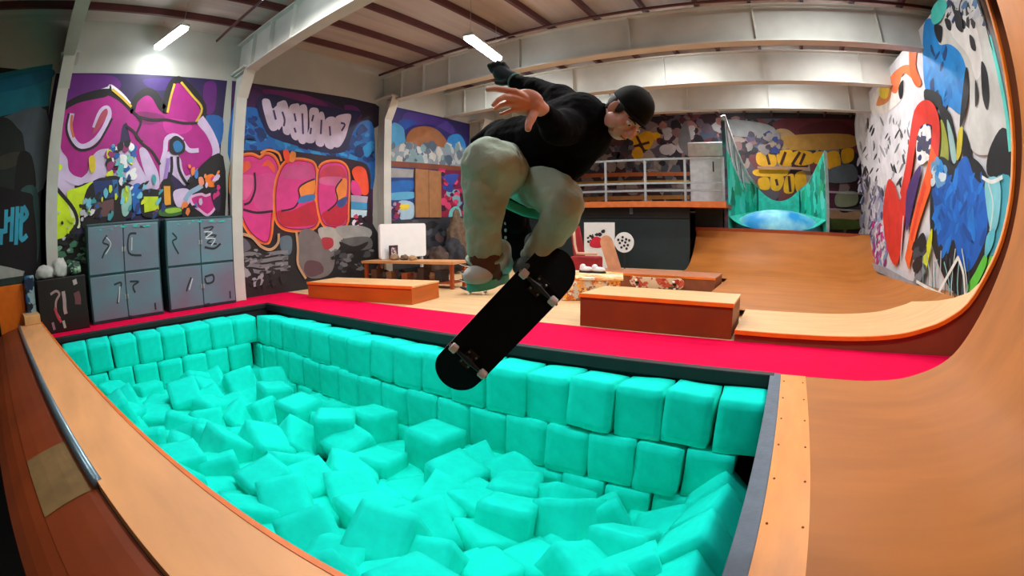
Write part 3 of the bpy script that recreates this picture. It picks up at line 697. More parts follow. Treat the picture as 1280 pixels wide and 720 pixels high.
for i in range(m_ - 1):
    a = [0, m_, 3 * m_, 2 * m_]
    for k in range(4): b.f.append([a[k] + i, a[k] + i + 1, a[(k + 1) % 4] + i + 1, a[(k + 1) % 4] + i]); b.mi.append(0)
b.mats = [M_orange]; b.build('rim', None, fr, smooth=False)

# ---------------------------------------------------------------- bowl at the back
Rb = 2.14
def prz(d): d = max(0, min(1.9, d)); return .10 + (Rb - math.sqrt(Rb * Rb - d * d))
bowl = empty('bowl_ramp', (0, 11, 0), 'orange plywood bowl ramp with curved back wall and corner', 'bowl ramp')
b = MB(); nx, ny = 60, 70
for j in range(ny + 1):
    y = 6.76 + (14.55 - 6.76) * j / ny
    for i in range(nx + 1):
        x0 = -1.3 if y < 11 else -1.3 - 1.4 * min(1, (y - 11) / 1.2)
        x = x0 + (3.19 - (y - 5.45) * .0452 - x0) * i / nx
        d = math.hypot(max(0, x - 1.9), max(0, y - 12.65)); b.v.append(V((x, y, prz(d))))
for j in range(ny):
    for i in range(nx): a = j * (nx + 1) + i; b.f.append([a, a + 1, a + nx + 2, a + nx + 1]); b.mi.append(0)
b.mats = [M_ply]; b.build('riding_surface', None, bowl, smooth=True)
b = MB(); pts = [(-2.71, 12.0, .0)] + [(-2.71, 12.65 + 1.9 * i / 10, prz(1.9 * i / 10) - .005) for i in range(11)] + [(-2.71, 14.55, 0)]
b.prism(pts, (.03, 0, 0)); b.build('side_panel', M_side, bowl)
b = MB(); b.box((-2.74, 14.5, 1.12), (3.1, 14.62, 1.27)); b.build('lip_edge', M_side, bowl)
b = MB(); b.box((-2.7, 14.6, .0), (3.1, 17.4, 1.24)); b.build('platform', M_side, bowl)

# ---------------------------------------------------------------- steel columns on the left wall
def column(y, label, w=.30):
    r = empty('steel_column', (WX, y, 0), label, 'column', 'white steel columns along the mural wall')
    MB().box((WX + .002, y - .05, .0), (WX + .30, y + .05, 4.7)).build('web', M_white, r)
    MB().box((WX + .30, y - .13, .0), (WX + .33, y + .11, 4.05)).build('flange', M_white, r)
    MB().prism([(WX + .30, y - .13, 4.05), (WX + .33, y - .13, 4.05), (WX + .62, y - .13, 4.62), (WX + .59, y - .13, 4.62)], (0, .26, 0)).build('haunch', M_white, r)
    MB().box((WX + .002, y - .2, 4.60), (WX + .64, y + .2, 4.64)).build('cap_plate', M_white, r)
column(0.0, 'white steel column at the left end of the magenta letter mural')
column(3.96, 'white steel column between the magenta mural and the pink letter mural')
column(8.1, 'white steel column between the pink letter mural and the brown door mural')
column(12.0, 'white steel column past the brown door mural behind the skateboarder')
# roof beams spanning the hall
def beam(y, label, z0=4.6, z1=5.3):
    r = empty('roof_beam', (-2.5, y, z0), label, 'roof beam', 'deep white roof beams')
    MB().box((WX + .01, y - .02, z0), (4.59, y + .02, z1)).build('web', M_white, r)
    MB().box((WX + .01, y - .13, z0 - .03), (4.59, y + .13, z0)).build('bottom_flange', M_white, r)
    MB().box((WX + .01, y - .13, z1), (4.59, y + .13, z1 + .03)).build('top_flange', M_white, r)
    k = 0
    for x in (-8.45, -7.7, -6.9, -5.0, -2.6, -.2, 2.2):
        MB().box((x - .012, y - .10, z0), (x + .012, y + .10, z1)).build('stiffener', M_white, r)
beam(-.02, 'dim white roof beam at the far left over the column')
beam(3.96, 'white roof beam nearest the pit, running up out of the frame')
beam(8.2, 'white roof beam above the skateboarder, longest in view', 4.55, 5.25)
beam(10.75, 'white roof beam just behind the longest one')
beam(13.3, 'white roof beam farthest back above the balcony')
k = 0
PL = 'dark red ceiling purlin running back between the pale roof panels'
x = WX + .8
while x < 4.5:
    o = MB().box((x - .035, -4.9, 5.36), (x + .035, 17.4, 5.495)).build('ceiling_purlin', M_dkred if True else M_white)
    tag(o, PL, 'purlin', 'ceiling purlins'); x += 1.02
for (y, z, lb) in ((3.2, 5.22, 'thin dark red pipe under the ceiling before the nearest roof beam'), (7.75, 5.2, 'thin dark red pipe under the ceiling before the longest roof beam')):
    tag(MB().tube([(WX + .3, y, z), (4.4, y, z)], .03, n=10).build('sprinkler_pipe', M_dkred, smooth=True), lb, 'pipe')

# ---------------------------------------------------------------- light fixtures
M_tube = emis('lit_tube', (236, 248, 255), 30)
def fixture(x0, y0, x1, y1, z, label, power, vis=True, grp=None):
    c = V(((x0 + x1) / 2, (y0 + y1) / 2, z)); r = empty('light_fixture', c, label, 'ceiling light', grp)
    d = V((x1 - x0, y1 - y0, 0)); L = d.length; a = math.atan2(d.y, d.x)
    M = Matrix.Translation(c) @ Matrix.Rotation(a, 4, 'Z')
    MB().box((-L / 2, -.10, 0), (L / 2, .10, .05), None, M).build('housing', M_white, r, bevel=.008)
    for s in (-.052, .052):
        b = MB(); b.tube([M @ V((-L / 2 + .03, s, -.04)), M @ V((L / 2 - .03, s, -.04))], .038, n=10); b.build('lamp_tube', M_tube, r, smooth=True)
    for e in (-L / 2 + .1, L / 2 - .1): MB().tube([M @ V((e, 0, .05)), M @ V((e, 0, CZ - z))], .004, n=6).build('hanger', M_steel, r)
    ld = bpy.data.lights.new('lamp', 'AREA'); ld.shape = 'RECTANGLE'; ld.size = L; ld.size_y = .25; ld.energy = power * .4; ld.color = (1, .975, .94)
    lo = bpy.data.objects.new('lamp_light', ld); COL.objects.link(lo); lo.location = c + V((0, 0, -.09)); lo.rotation_euler = (0, 0, a)
    return r
fixture(-9.0, 1.9, -7.9, 2.15, 4.98, 'glowing strip light above the magenta letter mural', 70)
fixture(-4.85, 6.2, -5.1, 7.5, 4.62, 'glowing strip light just above the skateboarder raised hand', 170)
for i, (x, y, p) in enumerate(((-2.8, 3.1, 330), (-5.8, 2.9, 290), (1.4, 3.1, 230), (-1.6, -1.2, 85), (.9, 6.6, 220), (-2.3, 9.45, 200), (1.6, 9.45, 180), (-6.4, 9.45, 200), (-5.5, 12.0, 180), (0.2, 12.0, 200), (-1.5, 15.4, 260))):  # added unseen fixtures for overall light; the one behind the camera lights the skater
    zz = 5.0
    if y > 5: zz = 5.3
    fixture(x - .6, y, x + .6, y, zz if y < 5 else 5.28, 'strip light fixture added for fill under the roof panels', p, grp='added strip lights under the roof')
w = bpy.data.worlds.new('world'); SC.world = w; w.use_nodes = True
w.node_tree.nodes['Background'].inputs[0].default_value = (.5, .55, .6, 1); w.node_tree.nodes['Background'].inputs[1].default_value = .15
SC.view_settings.view_transform = 'Standard'; SC.view_settings.look = 'None'; SC.view_settings.gamma = 1; SC.view_settings.use_curve_mapping = False
SC.view_settings.exposure = -0.14
# ================================================================ MURALS (paint on the walls)
fl = lambda x, y: onx(x, y, WX)
NX = (1, 0, 0)
MAG = (168, 14, 128); LAV = (206, 186, 222); BLK = (14, 12, 18); NAV = (38, 22, 74); PUR = (92, 18, 112); YG = (206, 232, 20); ORA = (236, 120, 24); BLU = (14, 92, 176); CYA = (110, 196, 220)
# ---- mural 1
m = Mural(fl, NX)
m.poly(NAV, [(70, 92), (284, 101), (278, 390), (58, 404)], False)
m.poly(BLK, [(60, 296), (280, 280), (278, 388), (58, 404)], False)
m.poly(PUR, [(84, 95), (140, 95), (150, 110), (120, 118), (82, 128), (76, 118)])
m.poly(PUR, [(256, 104), (270, 105), (268, 138), (258, 142), (254, 125)])
m.poly((20, 90, 160), [(256, 145), (278, 148), (276, 180), (264, 178), (254, 160)])
m.poly((60, 30, 110), [(180, 99), (235, 100), (215, 112), (190, 112)])
# lavender under-shape
m.poly(LAV, [(74, 150), (70, 200), (66, 212), (76, 232), (84, 246), (92, 232), (112, 228), (128, 222), (150, 226), (166, 232), (180, 246), (204, 244), (206, 214), (222, 224), (234, 232), (262, 214), (274, 192), (262, 160), (250, 150), (226, 180), (200, 170), (130, 180)])
m.poly(LAV, [(66, 206), (80, 212), (92, 224), (92, 250), (84, 254), (72, 240), (64, 224)])
m.stroke((236, 232, 240), 0.10, [(84, 136), (106, 122), (134, 112), (138, 109), (152, 120), (166, 137)])
m.stroke(BLK, 0.22, [(78, 140), (92, 130), (112, 122), (134, 118), (148, 126), (166, 142), (170, 128), (182, 117), (192, 121), (202, 137), (208, 138), (212, 116), (220, 102), (232, 108), (252, 134), (248, 152)])
# letters, magenta
m.poly(MAG, [(78, 142), (98, 129), (130, 122), (136, 120), (150, 128), (164, 143), (166, 152), (154, 156), (150, 176), (147, 196), (134, 198), (127, 189), (119, 198), (116, 214), (108, 222), (94, 220), (86, 212), (84, 198), (76, 186), (76, 162)])
m.poly(MAG, [(158, 150), (168, 140), (172, 128), (182, 120), (190, 123), (199, 138), (209, 142), (214, 122), (219, 106), (226, 106), (238, 120), (250, 138), (246, 153), (257, 168), (265, 186), (262, 200), (246, 212), (233, 220), (228, 214), (226, 200), (218, 190), (206, 192), (201, 212), (200, 236), (192, 236), (180, 216), (168, 192)])
m.poly(LAV, [(174, 188), (182, 186), (192, 204), (198, 218), (199, 234), (190, 236), (180, 214)])
m.poly((196, 40, 150), [(205, 150), (230, 150), (240, 160), (228, 168), (208, 166)])
m.poly((130, 8, 100), [(172, 140), (196, 142), (206, 148), (190, 156), (172, 152)])
m.stroke(LAV, 0.11, [(90, 142), (87, 160), (92, 176), (102, 184), (116, 178), (128, 164), (136, 146), (134, 136), (126, 140), (118, 160)])
m.stroke(BLK, 0.05, [(86, 142), (83, 162), (90, 180), (102, 188), (120, 182), (132, 164), (140, 148)])
m.poly((176, 66, 90), [(118, 160), (126, 142), (133, 136), (134, 144), (124, 160), (116, 168)])
m.stroke((200, 110, 60), 0.05, [(90, 144), (89, 158), (92, 172)])
m.stroke(LAV, 0.12, [(136, 190), (124, 192), (116, 202), (112, 218), (98, 228), (84, 222)])
m.stroke(LAV, 0.16, [(250, 148), (262, 166), (270, 188), (264, 204), (248, 216), (234, 226), (226, 220), (222, 206)])
m.stroke(LAV, 0.10, [(228, 176), (218, 170), (208, 174), (206, 190), (202, 206), (203, 230)])
m.stroke(LAV, 0.09, [(228, 178), (236, 188), (248, 188)])
m.stroke((214, 176, 50), 0.05, [(209, 141), (213, 122), (218, 105)])
m.stroke((214, 176, 50), 0.05, [(226, 103), (240, 120), (252, 136), (244, 154)])
m.stroke((214, 176, 50), 0.05, [(140, 112), (152, 122), (164, 134)])
m.stroke(BLK, 0.05, [(172, 146), (190, 150), (208, 150), (228, 154), (246, 154)])
m.stroke(BLK, 0.05, [(158, 158), (168, 166), (178, 180), (190, 190), (200, 206)])
m.stroke(BLK, 0.05, [(166, 140), (176, 152), (170, 170), (178, 178)])
m.poly(BLK, [(212, 176), (220, 170), (230, 178), (230, 190), (220, 194), (212, 190)])
m.poly((24, 110, 170), [(216, 180), (222, 176), (228, 182), (226, 189), (219, 190)])
m.stroke(BLK, 0.06, [(214, 196), (214, 214), (208, 234)]); m.stroke(BLK, 0.06, [(222, 196), (224, 214), (236, 232), (252, 230)])
m.stroke((160, 120, 200), 0.08, [(210, 198), (208, 214), (205, 228)])
m.scatter((134, 180, 168, 226), [(240, 240, 245), CYA, BLU, (210, 220, 40), (150, 40, 110), BLK, (90, 190, 190)], 60, 4.2, 1.3, .3, 3)
m.poly(YG, [(64, 232), (74, 242), (90, 262), (93, 280), (80, 296), (66, 302), (62, 268)])
m.poly((230, 235, 190), [(84, 248), (92, 244), (98, 262), (100, 284), (92, 280)])
m.poly(YG, [(84, 240), (100, 234), (118, 228), (108, 256), (98, 272), (88, 258)])
m.poly(YG, [(64, 208), (70, 204), (78, 208), (74, 214), (66, 214)])
m.poly((220, 190, 40), [(111, 198), (118, 196), (119, 212), (113, 216)])
m.stroke(BLK, .07, [(64, 228), (76, 242), (92, 262), (96, 280), (84, 298)])
m.poly(BLK, [(106, 244), (120, 226), (150, 222), (156, 260), (150, 282), (104, 286)])
m.poly((18, 46, 104), [(116, 227), (146, 225), (148, 246), (120, 250)], False)
m.poly((30, 96, 160), [(140, 225), (147, 225), (148, 247), (143, 246)], False)
m.poly((104, 74, 74), [(118, 254), (142, 249), (142, 270), (116, 272)], False)
m.scatter((100, 246, 122, 258), [(150, 190, 200), BLU, BLK], 12, 3, 1.2, 0, 5)
m.poly((150, 200, 190), [(152, 238), (162, 234), (164, 256), (158, 270), (152, 266)])
m.poly((170, 200, 70), [(154, 238), (160, 236), (160, 250), (154, 254)])
m.poly((28, 104, 190), [(165, 234), (176, 232), (178, 262), (172, 268), (166, 262)])
m.poly(BLK, [(176, 240), (202, 240), (202, 268), (178, 270)])
m.poly((196, 222, 20), [(179, 246), (197, 246), (198, 262), (180, 266)], False)
m.poly(BLK, [(201, 228), (215, 228), (216, 262), (202, 264)])
m.poly((232, 160, 40), [(204, 233), (212, 233), (213, 256), (205, 257)], False)
m.poly((60, 110, 50), [(200, 262), (226, 258), (236, 262), (220, 270), (200, 270)]); m.poly((150, 200, 60), [(206, 262), (222, 260), (226, 264), (210, 267)])
m.poly(BLK, [(246, 212), (278, 196), (276, 290), (232, 280), (228, 250)])
m.poly(LAV, [(216, 240), (232, 236), (240, 246), (232, 258), (220, 258)])
m.stroke((140, 170, 200), .10, [(230, 252), (236, 242), (246, 236), (252, 232)])
m.poly((204, 30, 130), [(238, 247), (250, 243), (256, 244), (266, 243), (268, 257), (258, 268), (249, 262), (241, 256)])
m.stroke((230, 180, 220), .05, [(238, 247), (250, 243), (256, 245), (266, 243), (269, 257), (259, 269), (249, 263), (240, 256)], True)
m.poly(ORA, [(256, 221), (264, 218), (270, 224), (268, 233), (260, 234), (256, 228)]); m.poly((230, 140, 110), [(247, 223), (252, 222), (254, 230), (249, 233)])
m.poly((40, 30, 60), [(262, 240), (274, 236), (274, 262), (268, 262)])
m.scatter((72, 300, 112, 330), [(60, 120, 90), (120, 170, 140), (20, 40, 40), (150, 150, 155), BLK], 26, 6, .6, 0, 8)
m.scatter((110, 222, 206, 272), [(30, 60, 120), CYA, (230, 230, 236), (206, 226, 40), (120, 60, 110), (20, 20, 30), (60, 160, 170)], 46, 2.6, 2.2, .3, 77)
m.scatter((64, 262, 112, 300), [YG, (60, 120, 90), (20, 30, 40), (190, 190, 200)], 20, 2.4, 1.4, .3, 78)
m.scatter((228, 206, 272, 268), [(60, 120, 190), (200, 40, 120), (240, 130, 60), (20, 20, 30), LAV], 22, 2.4, 2.0, .3, 79)
struct(m.build('wall_mural'), 'magenta and lavender block letter mural above the metal lockers', 'mural')
# ---- mural 2
m = Mural(fl, NX)
m.poly((62, 16, 78), [(290, 101), (469, 130), (466, 260), (463, 345), (288, 372), (288, 200)], False)
m.poly((24, 14, 44), [(318, 105), (469, 130), (469, 160), (440, 142), (400, 124), (340, 112)])
m.poly((104, 16, 96), [(330, 112), (380, 118), (410, 132), (380, 132), (340, 122)]); m.poly((86, 20, 96), [(430, 132), (446, 134), (452, 146), (438, 148)])
m.poly((16, 100, 182), [(290, 138), (302, 134), (322, 136), (332, 150), (350, 172), (372, 184), (400, 190), (426, 186), (440, 166), (452, 152), (467, 160), (466, 236), (440, 214), (400, 208), (340, 200), (288, 205)])
m.scatter((296, 140, 330, 195), [(12, 60, 130), (40, 140, 210), (30, 40, 100), (8, 50, 110)], 26, 7, .6, .6, 12)
m.scatter((330, 176, 464, 206), [(12, 60, 130), (40, 150, 215), (10, 36, 84), (20, 120, 190)], 40, 7, .5, .3, 13)
m.scatter((434, 160, 464, 230), [(12, 60, 130), (30, 140, 205), (10, 40, 100)], 20, 8, .7, -.8, 14)
m.poly((24, 18, 70), [(320, 126), (340, 118), (378, 128), (420, 136), (450, 140), (446, 150), (438, 172), (430, 190), (400, 190), (370, 182), (340, 172), (330, 160)])
ltr = (208, 196, 222)
W2 = [[(327, 126), (336, 125), (340, 136), (346, 133), (349, 150), (346, 162), (338, 163), (332, 150)],
      [(345, 133), (350, 127), (357, 127), (361, 142), (362, 167), (354, 167), (352, 158), (347, 162)],
      [(361, 134), (368, 130), (374, 134), (373, 172), (364, 172), (360, 150)],
      [(373, 134), (382, 132), (384, 150), (382, 178), (372, 176), (373, 150)],
      [(386, 138), (394, 135), (398, 140), (397, 158), (392, 178), (380, 176), (386, 160)],
      [(398, 142), (404, 142), (406, 160), (404, 182), (394, 180), (396, 160)],
      [(406, 150), (414, 146), (419, 152), (417, 184), (406, 183), (405, 165)],
      [(418, 148), (428, 143), (438, 144), (435, 158), (430, 174), (423, 184), (416, 182), (418, 166)]]
for q in W2: m.poly(ltr, q)
for q in ([(352, 140), (355, 150), (354, 158)], [(367, 142), (369, 152)], [(367, 160), (369, 166)], [(377, 142), (378, 168)], [(391, 144), (389, 152)], [(388, 160), (387, 168)], [(401, 150), (400, 168)], [(411, 158), (412, 170)], [(425, 154), (430, 156), (426, 164)], [(341, 138), (344, 150)]):
    m.stroke((70, 50, 100), .05, q)
RO = (226, 70, 34); PK = (206, 48, 130); CRM = (182, 22, 52); GO = (228, 130, 50); DK = (40, 8, 30)
m.poly(DK, [(288, 200), (320, 188), (345, 192), (352, 188), (400, 194), (440, 200), (460, 210), (462, 250), (460, 290), (400, 300), (340, 312), (320, 300), (288, 288)])
def letter(outer, fill):
    m.stroke(GO, .17, outer, True); m.stroke(RO, .10, outer, True); m.stroke(DK, .035, outer, True); m.poly(fill, outer)
letter([(292, 208), (302, 198), (314, 196), (324, 200), (332, 195), (341, 199), (346, 212), (345, 230), (341, 250), (338, 270), (336, 292), (332, 302), (322, 298), (310, 286), (302, 268), (298, 250), (290, 240)], PK)
m.poly((216, 90, 150), [(294, 222), (316, 220), (314, 238), (306, 250), (296, 244)]); m.poly((206, 66, 140), [(318, 222), (343, 220), (340, 264), (322, 262), (316, 250)])
m.poly((226, 86, 60), [(296, 214), (302, 204), (310, 202), (312, 210), (300, 218)]); m.poly((226, 86, 60), [(326, 208), (334, 200), (342, 208), (342, 216), (334, 208)])
m.stroke(DK, .05, [(317, 216), (318, 236), (312, 252), (304, 256)]); m.stroke(DK, .05, [(303, 262), (320, 266), (340, 264)])
letter([(349, 218), (356, 206), (368, 202), (382, 203), (391, 208), (393, 226), (390, 250), (396, 268), (392, 282), (376, 286), (356, 284), (346, 274), (344, 252), (345, 234)], PK)
m.poly((190, 70, 130), [(352, 222), (360, 208), (384, 206), (389, 214), (388, 224)])
m.poly(CRM, [(346, 264), (362, 264), (392, 252), (396, 268), (391, 281), (356, 283), (347, 274)])
m.poly(GO, [(373, 234), (382, 228), (392, 224), (391, 242), (376, 246)]); m.stroke(DK, .04, [(392, 224), (380, 229), (372, 236), (373, 248), (366, 260), (350, 264)])
m.poly((50, 112, 170), [(375, 246), (391, 243), (391, 250), (372, 254)])
letter([(399, 212), (408, 205), (424, 205), (432, 214), (433, 234), (432, 258), (430, 280), (412, 283), (402, 276), (397, 254), (397, 232)], PK)
m.poly((190, 50, 80), [(400, 214), (410, 208), (424, 208), (430, 216), (428, 226), (400, 226)]); m.poly((200, 90, 140), [(400, 222), (426, 222), (420, 232), (400, 230)])
m.poly(CRM, [(402, 266), (431, 254), (429, 279), (411, 282), (404, 276)])
m.poly(GO, [(418, 238), (426, 224), (432, 226), (430, 246), (420, 250)]); m.stroke(DK, .04, [(426, 224), (418, 236), (420, 252), (408, 264)]); m.poly((50, 70, 130), [(420, 252), (432, 246), (430, 256), (422, 260)])
m.poly(RO, [(438, 214), (446, 208), (456, 214), (459, 240), (452, 244), (446, 236), (442, 226)]); m.poly(PK, [(438, 226), (446, 230), (450, 244), (438, 242)])
m.poly((170, 160, 180), [(437, 244), (458, 246), (457, 254), (437, 252)], False); m.poly((60, 150, 200), [(437, 252), (457, 254), (457, 262), (437, 262)], False); m.poly((190, 220, 230), [(437, 262), (457, 263), (456, 272), (437, 272)], False)
m.scatter((438, 268, 458, 284), [(220, 220, 225), DK, (200, 60, 100), DK], 18, 3, 1, 0, 21)
m.poly(RO, [(352, 190), (358, 188), (362, 200), (356, 204)]); m.poly(GO, [(362, 190), (368, 192), (366, 202), (360, 202)]); m.stroke(GO, .05, [(324, 192), (334, 188), (346, 192), (350, 202)])
# rocks and lower band
GRY = (128, 124, 122); 
m.poly((22, 22, 26), [(288, 300), (330, 306), (344, 300), (372, 290), (400, 300), (464, 280), (463, 345), (380, 362), (288, 372)])
m.poly((96, 96, 108), [(290, 298), (304, 298), (312, 310), (300, 316), (290, 314)]); m.poly((86, 106, 120), [(348, 298), (362, 296), (362, 316), (352, 318)])
m.poly((112, 104, 104), [(372, 292), (384, 286), (400, 296), (414, 310), (416, 330), (408, 344), (388, 348), (376, 338), (370, 318)])
m.poly((92, 62, 70), [(382, 326), (398, 328), (402, 340), (386, 346), (378, 338)])
m.poly((168, 164, 158), [(396, 286), (412, 284), (426, 294), (424, 306), (414, 316), (400, 300)]); m.poly((168, 44, 58), [(400, 298), (413, 298), (414, 308), (404, 312)])
m.poly((150, 148, 144), [(418, 284), (446, 282), (462, 288), (458, 298), (436, 300), (424, 296)]); m.poly((94, 92, 92), [(424, 300), (458, 296), (462, 310), (440, 312)])
m.poly((30, 26, 30), [(422, 302), (440, 308), (458, 302), (450, 312), (430, 314)])
m.scatter((414, 312, 462, 340), [(110, 110, 112), (30, 30, 34), (70, 70, 74), (16, 16, 18)], 40, 5, .7, 0, 31)
for i, yy in enumerate((318, 325, 332, 339)):
    m.stroke((120, 122, 126), .08, [(294, yy + 2), (310, yy - 1), (326, yy + 1), (344, yy - 2), (358, yy - 3)]); 
m.scatter((294, 312, 360, 342), [(140, 142, 146), (40, 42, 46), (90, 92, 96), (20, 20, 24)], 50, 4.2, .5, 0, 32)
m.scatter((294, 340, 356, 356), [(150, 152, 156), (30, 30, 34)], 26, 4, 1.6, .3, 33)
m.stroke((190, 150, 110), .06, [(368, 290), (370, 310), (370, 330), (380, 348)]); m.stroke((190, 150, 110), .06, [(296, 292), (312, 296), (324, 308), (336, 312), (345, 304), (346, 292)])
struct(m.build('wall_mural'), 'pink bubble letter mural under pale lettering on blue', 'mural')
# ---- mural 3
m = Mural(fl, NX)
m.poly((34, 24, 104), [(486, 132), (587, 155), (587, 345), (480, 350), (484, 200)], False)
m.poly((64, 40, 130), [(510, 140), (560, 152), (566, 168), (540, 156), (506, 156)]); m.poly((20, 70, 160), [(500, 150), (520, 152), (510, 160), (498, 166)])
m.poly((146, 92, 54), [(508, 180), (512, 164), (526, 158), (542, 160), (554, 170), (560, 186), (530, 190)])
m.poly((70, 150, 200), [(489, 156), (502, 158), (506, 170), (506, 196), (488, 196)]); m.poly((40, 130, 200), [(560, 172), (574, 168), (582, 182), (578, 196), (560, 192)])
m.poly((132, 146, 158), [(486, 192), (500, 180), (514, 178), (520, 184), (540, 182), (560, 186), (586, 194), (586, 212), (486, 204)])
m.scatter((490, 182, 584, 204), [(176, 184, 186), (96, 110, 124), (70, 90, 110), (190, 190, 186), (120, 150, 160)], 60, 4.2, 1.6, -.15, 41)
m.poly((120, 62, 40), [(486, 201), (586, 209), (586, 216), (486, 208)], False)
m.poly((28, 60, 130), [(484, 208), (519, 211), (518, 280), (482, 280)], False)
m.poly((150, 150, 150), [(488, 210), (517, 212), (516, 222), (487, 222)], False)
m.poly((30, 100, 180), [(486, 228), (516, 226), (516, 236), (500, 242), (486, 240)]); m.poly((90, 170, 210), [(486, 242), (516, 240), (516, 248), (486, 250)])
m.poly((160, 190, 210), [(498, 252), (516, 254), (516, 272), (500, 274)]); m.poly((224, 200, 60), [(500, 256), (512, 256), (508, 262), (500, 262)])
m.scatter((484, 254, 498, 278), [(150, 40, 80), (60, 30, 60), (190, 150, 170)], 14, 4, 1, 0, 42)
m.poly((110, 16, 66), [(549, 212), (587, 214), (587, 300), (549, 296)], False)
m.scatter((550, 216, 584, 290), [(186, 30, 90), (70, 14, 54), (36, 60, 150), (150, 30, 60), (120, 170, 180), (210, 60, 110), (50, 20, 50)], 70, 5, 1, 0, 43)
m.poly((44, 70, 160), [(554, 220), (572, 218), (564, 232)]); m.poly((110, 190, 190), [(562, 262), (572, 258), (576, 272), (568, 284), (560, 276)])
m.poly((52, 54, 62), [(482, 276), (587, 270), (587, 345), (480, 350)], False)
m.scatter((484, 278, 586, 330), [(36, 36, 42), (80, 82, 88), (24, 24, 28), (100, 80, 80)], 60, 6, .8, 0, 44)
struct(m.build('wall_mural'), 'blue and magenta collage mural with brown door panel behind the white board', 'mural')
b = MB(); p0 = fl(517, 211); p1 = fl(549, 214); zb = fl(517, 272).z
b.box((WX + .03, p0.y, zb), (WX + .075, (p0.y + p1.y) / 2 - .01, p0.z)); b.box((WX + .03, (p0.y + p1.y) / 2 + .01, zb), (WX + .075, p1.y, p0.z))
d = empty('door_panel', (WX + .05, (p0.y + p1.y) / 2, zb), 'tall brown double wooden panel set in the third mural', 'door panel')
for s in (0, 1):
    ya = p0.y if s == 0 else (p0.y + p1.y) / 2 + .01; yb = (p0.y + p1.y) / 2 - .01 if s == 0 else p1.y
    MB().box((WX + .03, ya, zb), (WX + .075, yb, p0.z)).build('door_leaf', mat('brown_door', (158, 110, 70), rough=.6), d)
# ---- dark bay at far left
m = Mural(fl, NX)
m.poly((16, 20, 22), [(-150, 62), (-60, 80), (66, 92), (62, 300), (54, 408), (-60, 470), (-120, 500)], False)
m.poly((20, 120, 140), [(-70, 110), (0, 92), (66, 80), (62, 132), (0, 146), (-70, 170)], False)
m.poly((8, 100, 130), [(-60, 116), (0, 98), (62, 86), (61, 100), (0, 116)])
m.poly((84, 96, 104), [(-70, 172), (0, 148), (58, 138), (54, 236), (0, 240), (-70, 250)])
m.poly((30, 40, 38), [(-60, 160), (0, 146), (22, 160), (30, 178), (28, 240), (-60, 260)]); m.poly((60, 62, 50), [(0, 196), (24, 190), (26, 204), (0, 212)])
m.poly((12, 14, 16), [(26, 190), (40, 196), (44, 240), (20, 246), (20, 210)])
m.poly((46, 84, 84), [(24, 242), (46, 236), (50, 300), (44, 330), (30, 300)]); m.poly(BLK, [(-60, 246), (30, 240), (42, 260), (46, 330), (30, 420), (-60, 420)])
for q in ([(8, 262), (7, 290)], [(8, 276), (16, 272)], [(16, 259), (14, 302)], [(22, 258), (20, 306)], [(20, 272), (28, 268)], [(29, 258), (34, 268), (28, 276)], [(28, 258), (26, 298), (34, 294)], [(2, 286), (1, 306)], [(2, 290), (9, 288)]):
    m.stroke((60, 176, 210), .085, q)
struct(m.build('wall_mural'), 'dark mural with teal band and light blue scrawl at far left', 'mural')

# ---- far wall collage
ff = lambda x, y: ony(x, y, 17.48)
m = Mural(ff, (0, -1, 0))
m.poly((70, 60, 74), [(690, 138), (860, 134), (1080, 132), (1090, 300), (690, 300)], False, vor('collage_far', [(52, 48, 60), (96, 84, 96), (140, 120, 120), (60, 30, 40), (84, 94, 120), (170, 150, 140), (38, 34, 44), (120, 60, 66)], 2.2))
m.poly((104, 40, 50), [(972, 150), (1075, 140), (1075, 180), (1030, 178), (980, 168)]); m.poly((86, 30, 38), [(1000, 160), (1040, 150), (1066, 160), (1060, 176), (1010, 172)])
m.poly((40, 26, 30), [(900, 136), (1080, 134), (1080, 150), (900, 150)], False)
m.poly((190, 156, 110), [(968, 164), (985, 162), (1000, 178), (984, 186), (970, 184)]); m.poly((200, 150, 70), [(984, 170), (1062, 168), (1066, 184), (1000, 188), (984, 184)])
YE = (236, 176, 20)
for q in ([(946, 192), (960, 190), (970, 196), (968, 208), (948, 206)], [(972, 190), (990, 188), (990, 206), (974, 206)], [(992, 190), (1014, 190), (1016, 204), (994, 206)], [(1016, 192), (1030, 190), (1030, 204), (1018, 204)], [(1034, 192), (1048, 190), (1050, 210), (1036, 212)], [(1052, 188), (1066, 186), (1066, 200), (1054, 204)],
          [(944, 212), (980, 210), (982, 220), (946, 220)], [(948, 224), (960, 222), (962, 236), (950, 236)], [(964, 218), (976, 216), (980, 226), (974, 238), (964, 236)], [(982, 222), (992, 218), (992, 240), (980, 240)], [(994, 218), (1006, 216), (1008, 240), (996, 240)],
          [(788, 170), (798, 166), (800, 178), (790, 182)], [(800, 168), (812, 164), (818, 172), (812, 186), (802, 184)], [(786, 184), (800, 184), (804, 196), (790, 198)], [(812, 168), (826, 166), (822, 176)]):
    m.poly(YE, q)
for q in ([(958, 192), (962, 206)], [(982, 190), (976, 206)], [(1000, 190), (990, 206)], [(1006, 192), (1000, 206)], [(986, 220), (988, 240)], [(970, 224), (972, 232)], [(796, 170), (806, 190)], [(790, 184), (812, 178)]):
    m.stroke((70, 30, 24), .10, q)
m.scatter((720, 150, 790, 200), [(60, 56, 66), (36, 32, 40), (120, 116, 120), (90, 60, 60), (150, 140, 130)], 60, 7, .9, .4, 51)
m.scatter((826, 150, 945, 200), [(60, 44, 56), (180, 120, 110), (36, 32, 40), (140, 100, 100), (110, 90, 100), (200, 190, 190), (90, 40, 50)], 90, 7, .9, .4, 52)
m.poly((120, 116, 116), [(852, 160), (858, 152), (864, 176), (864, 196), (854, 190), (848, 178)])
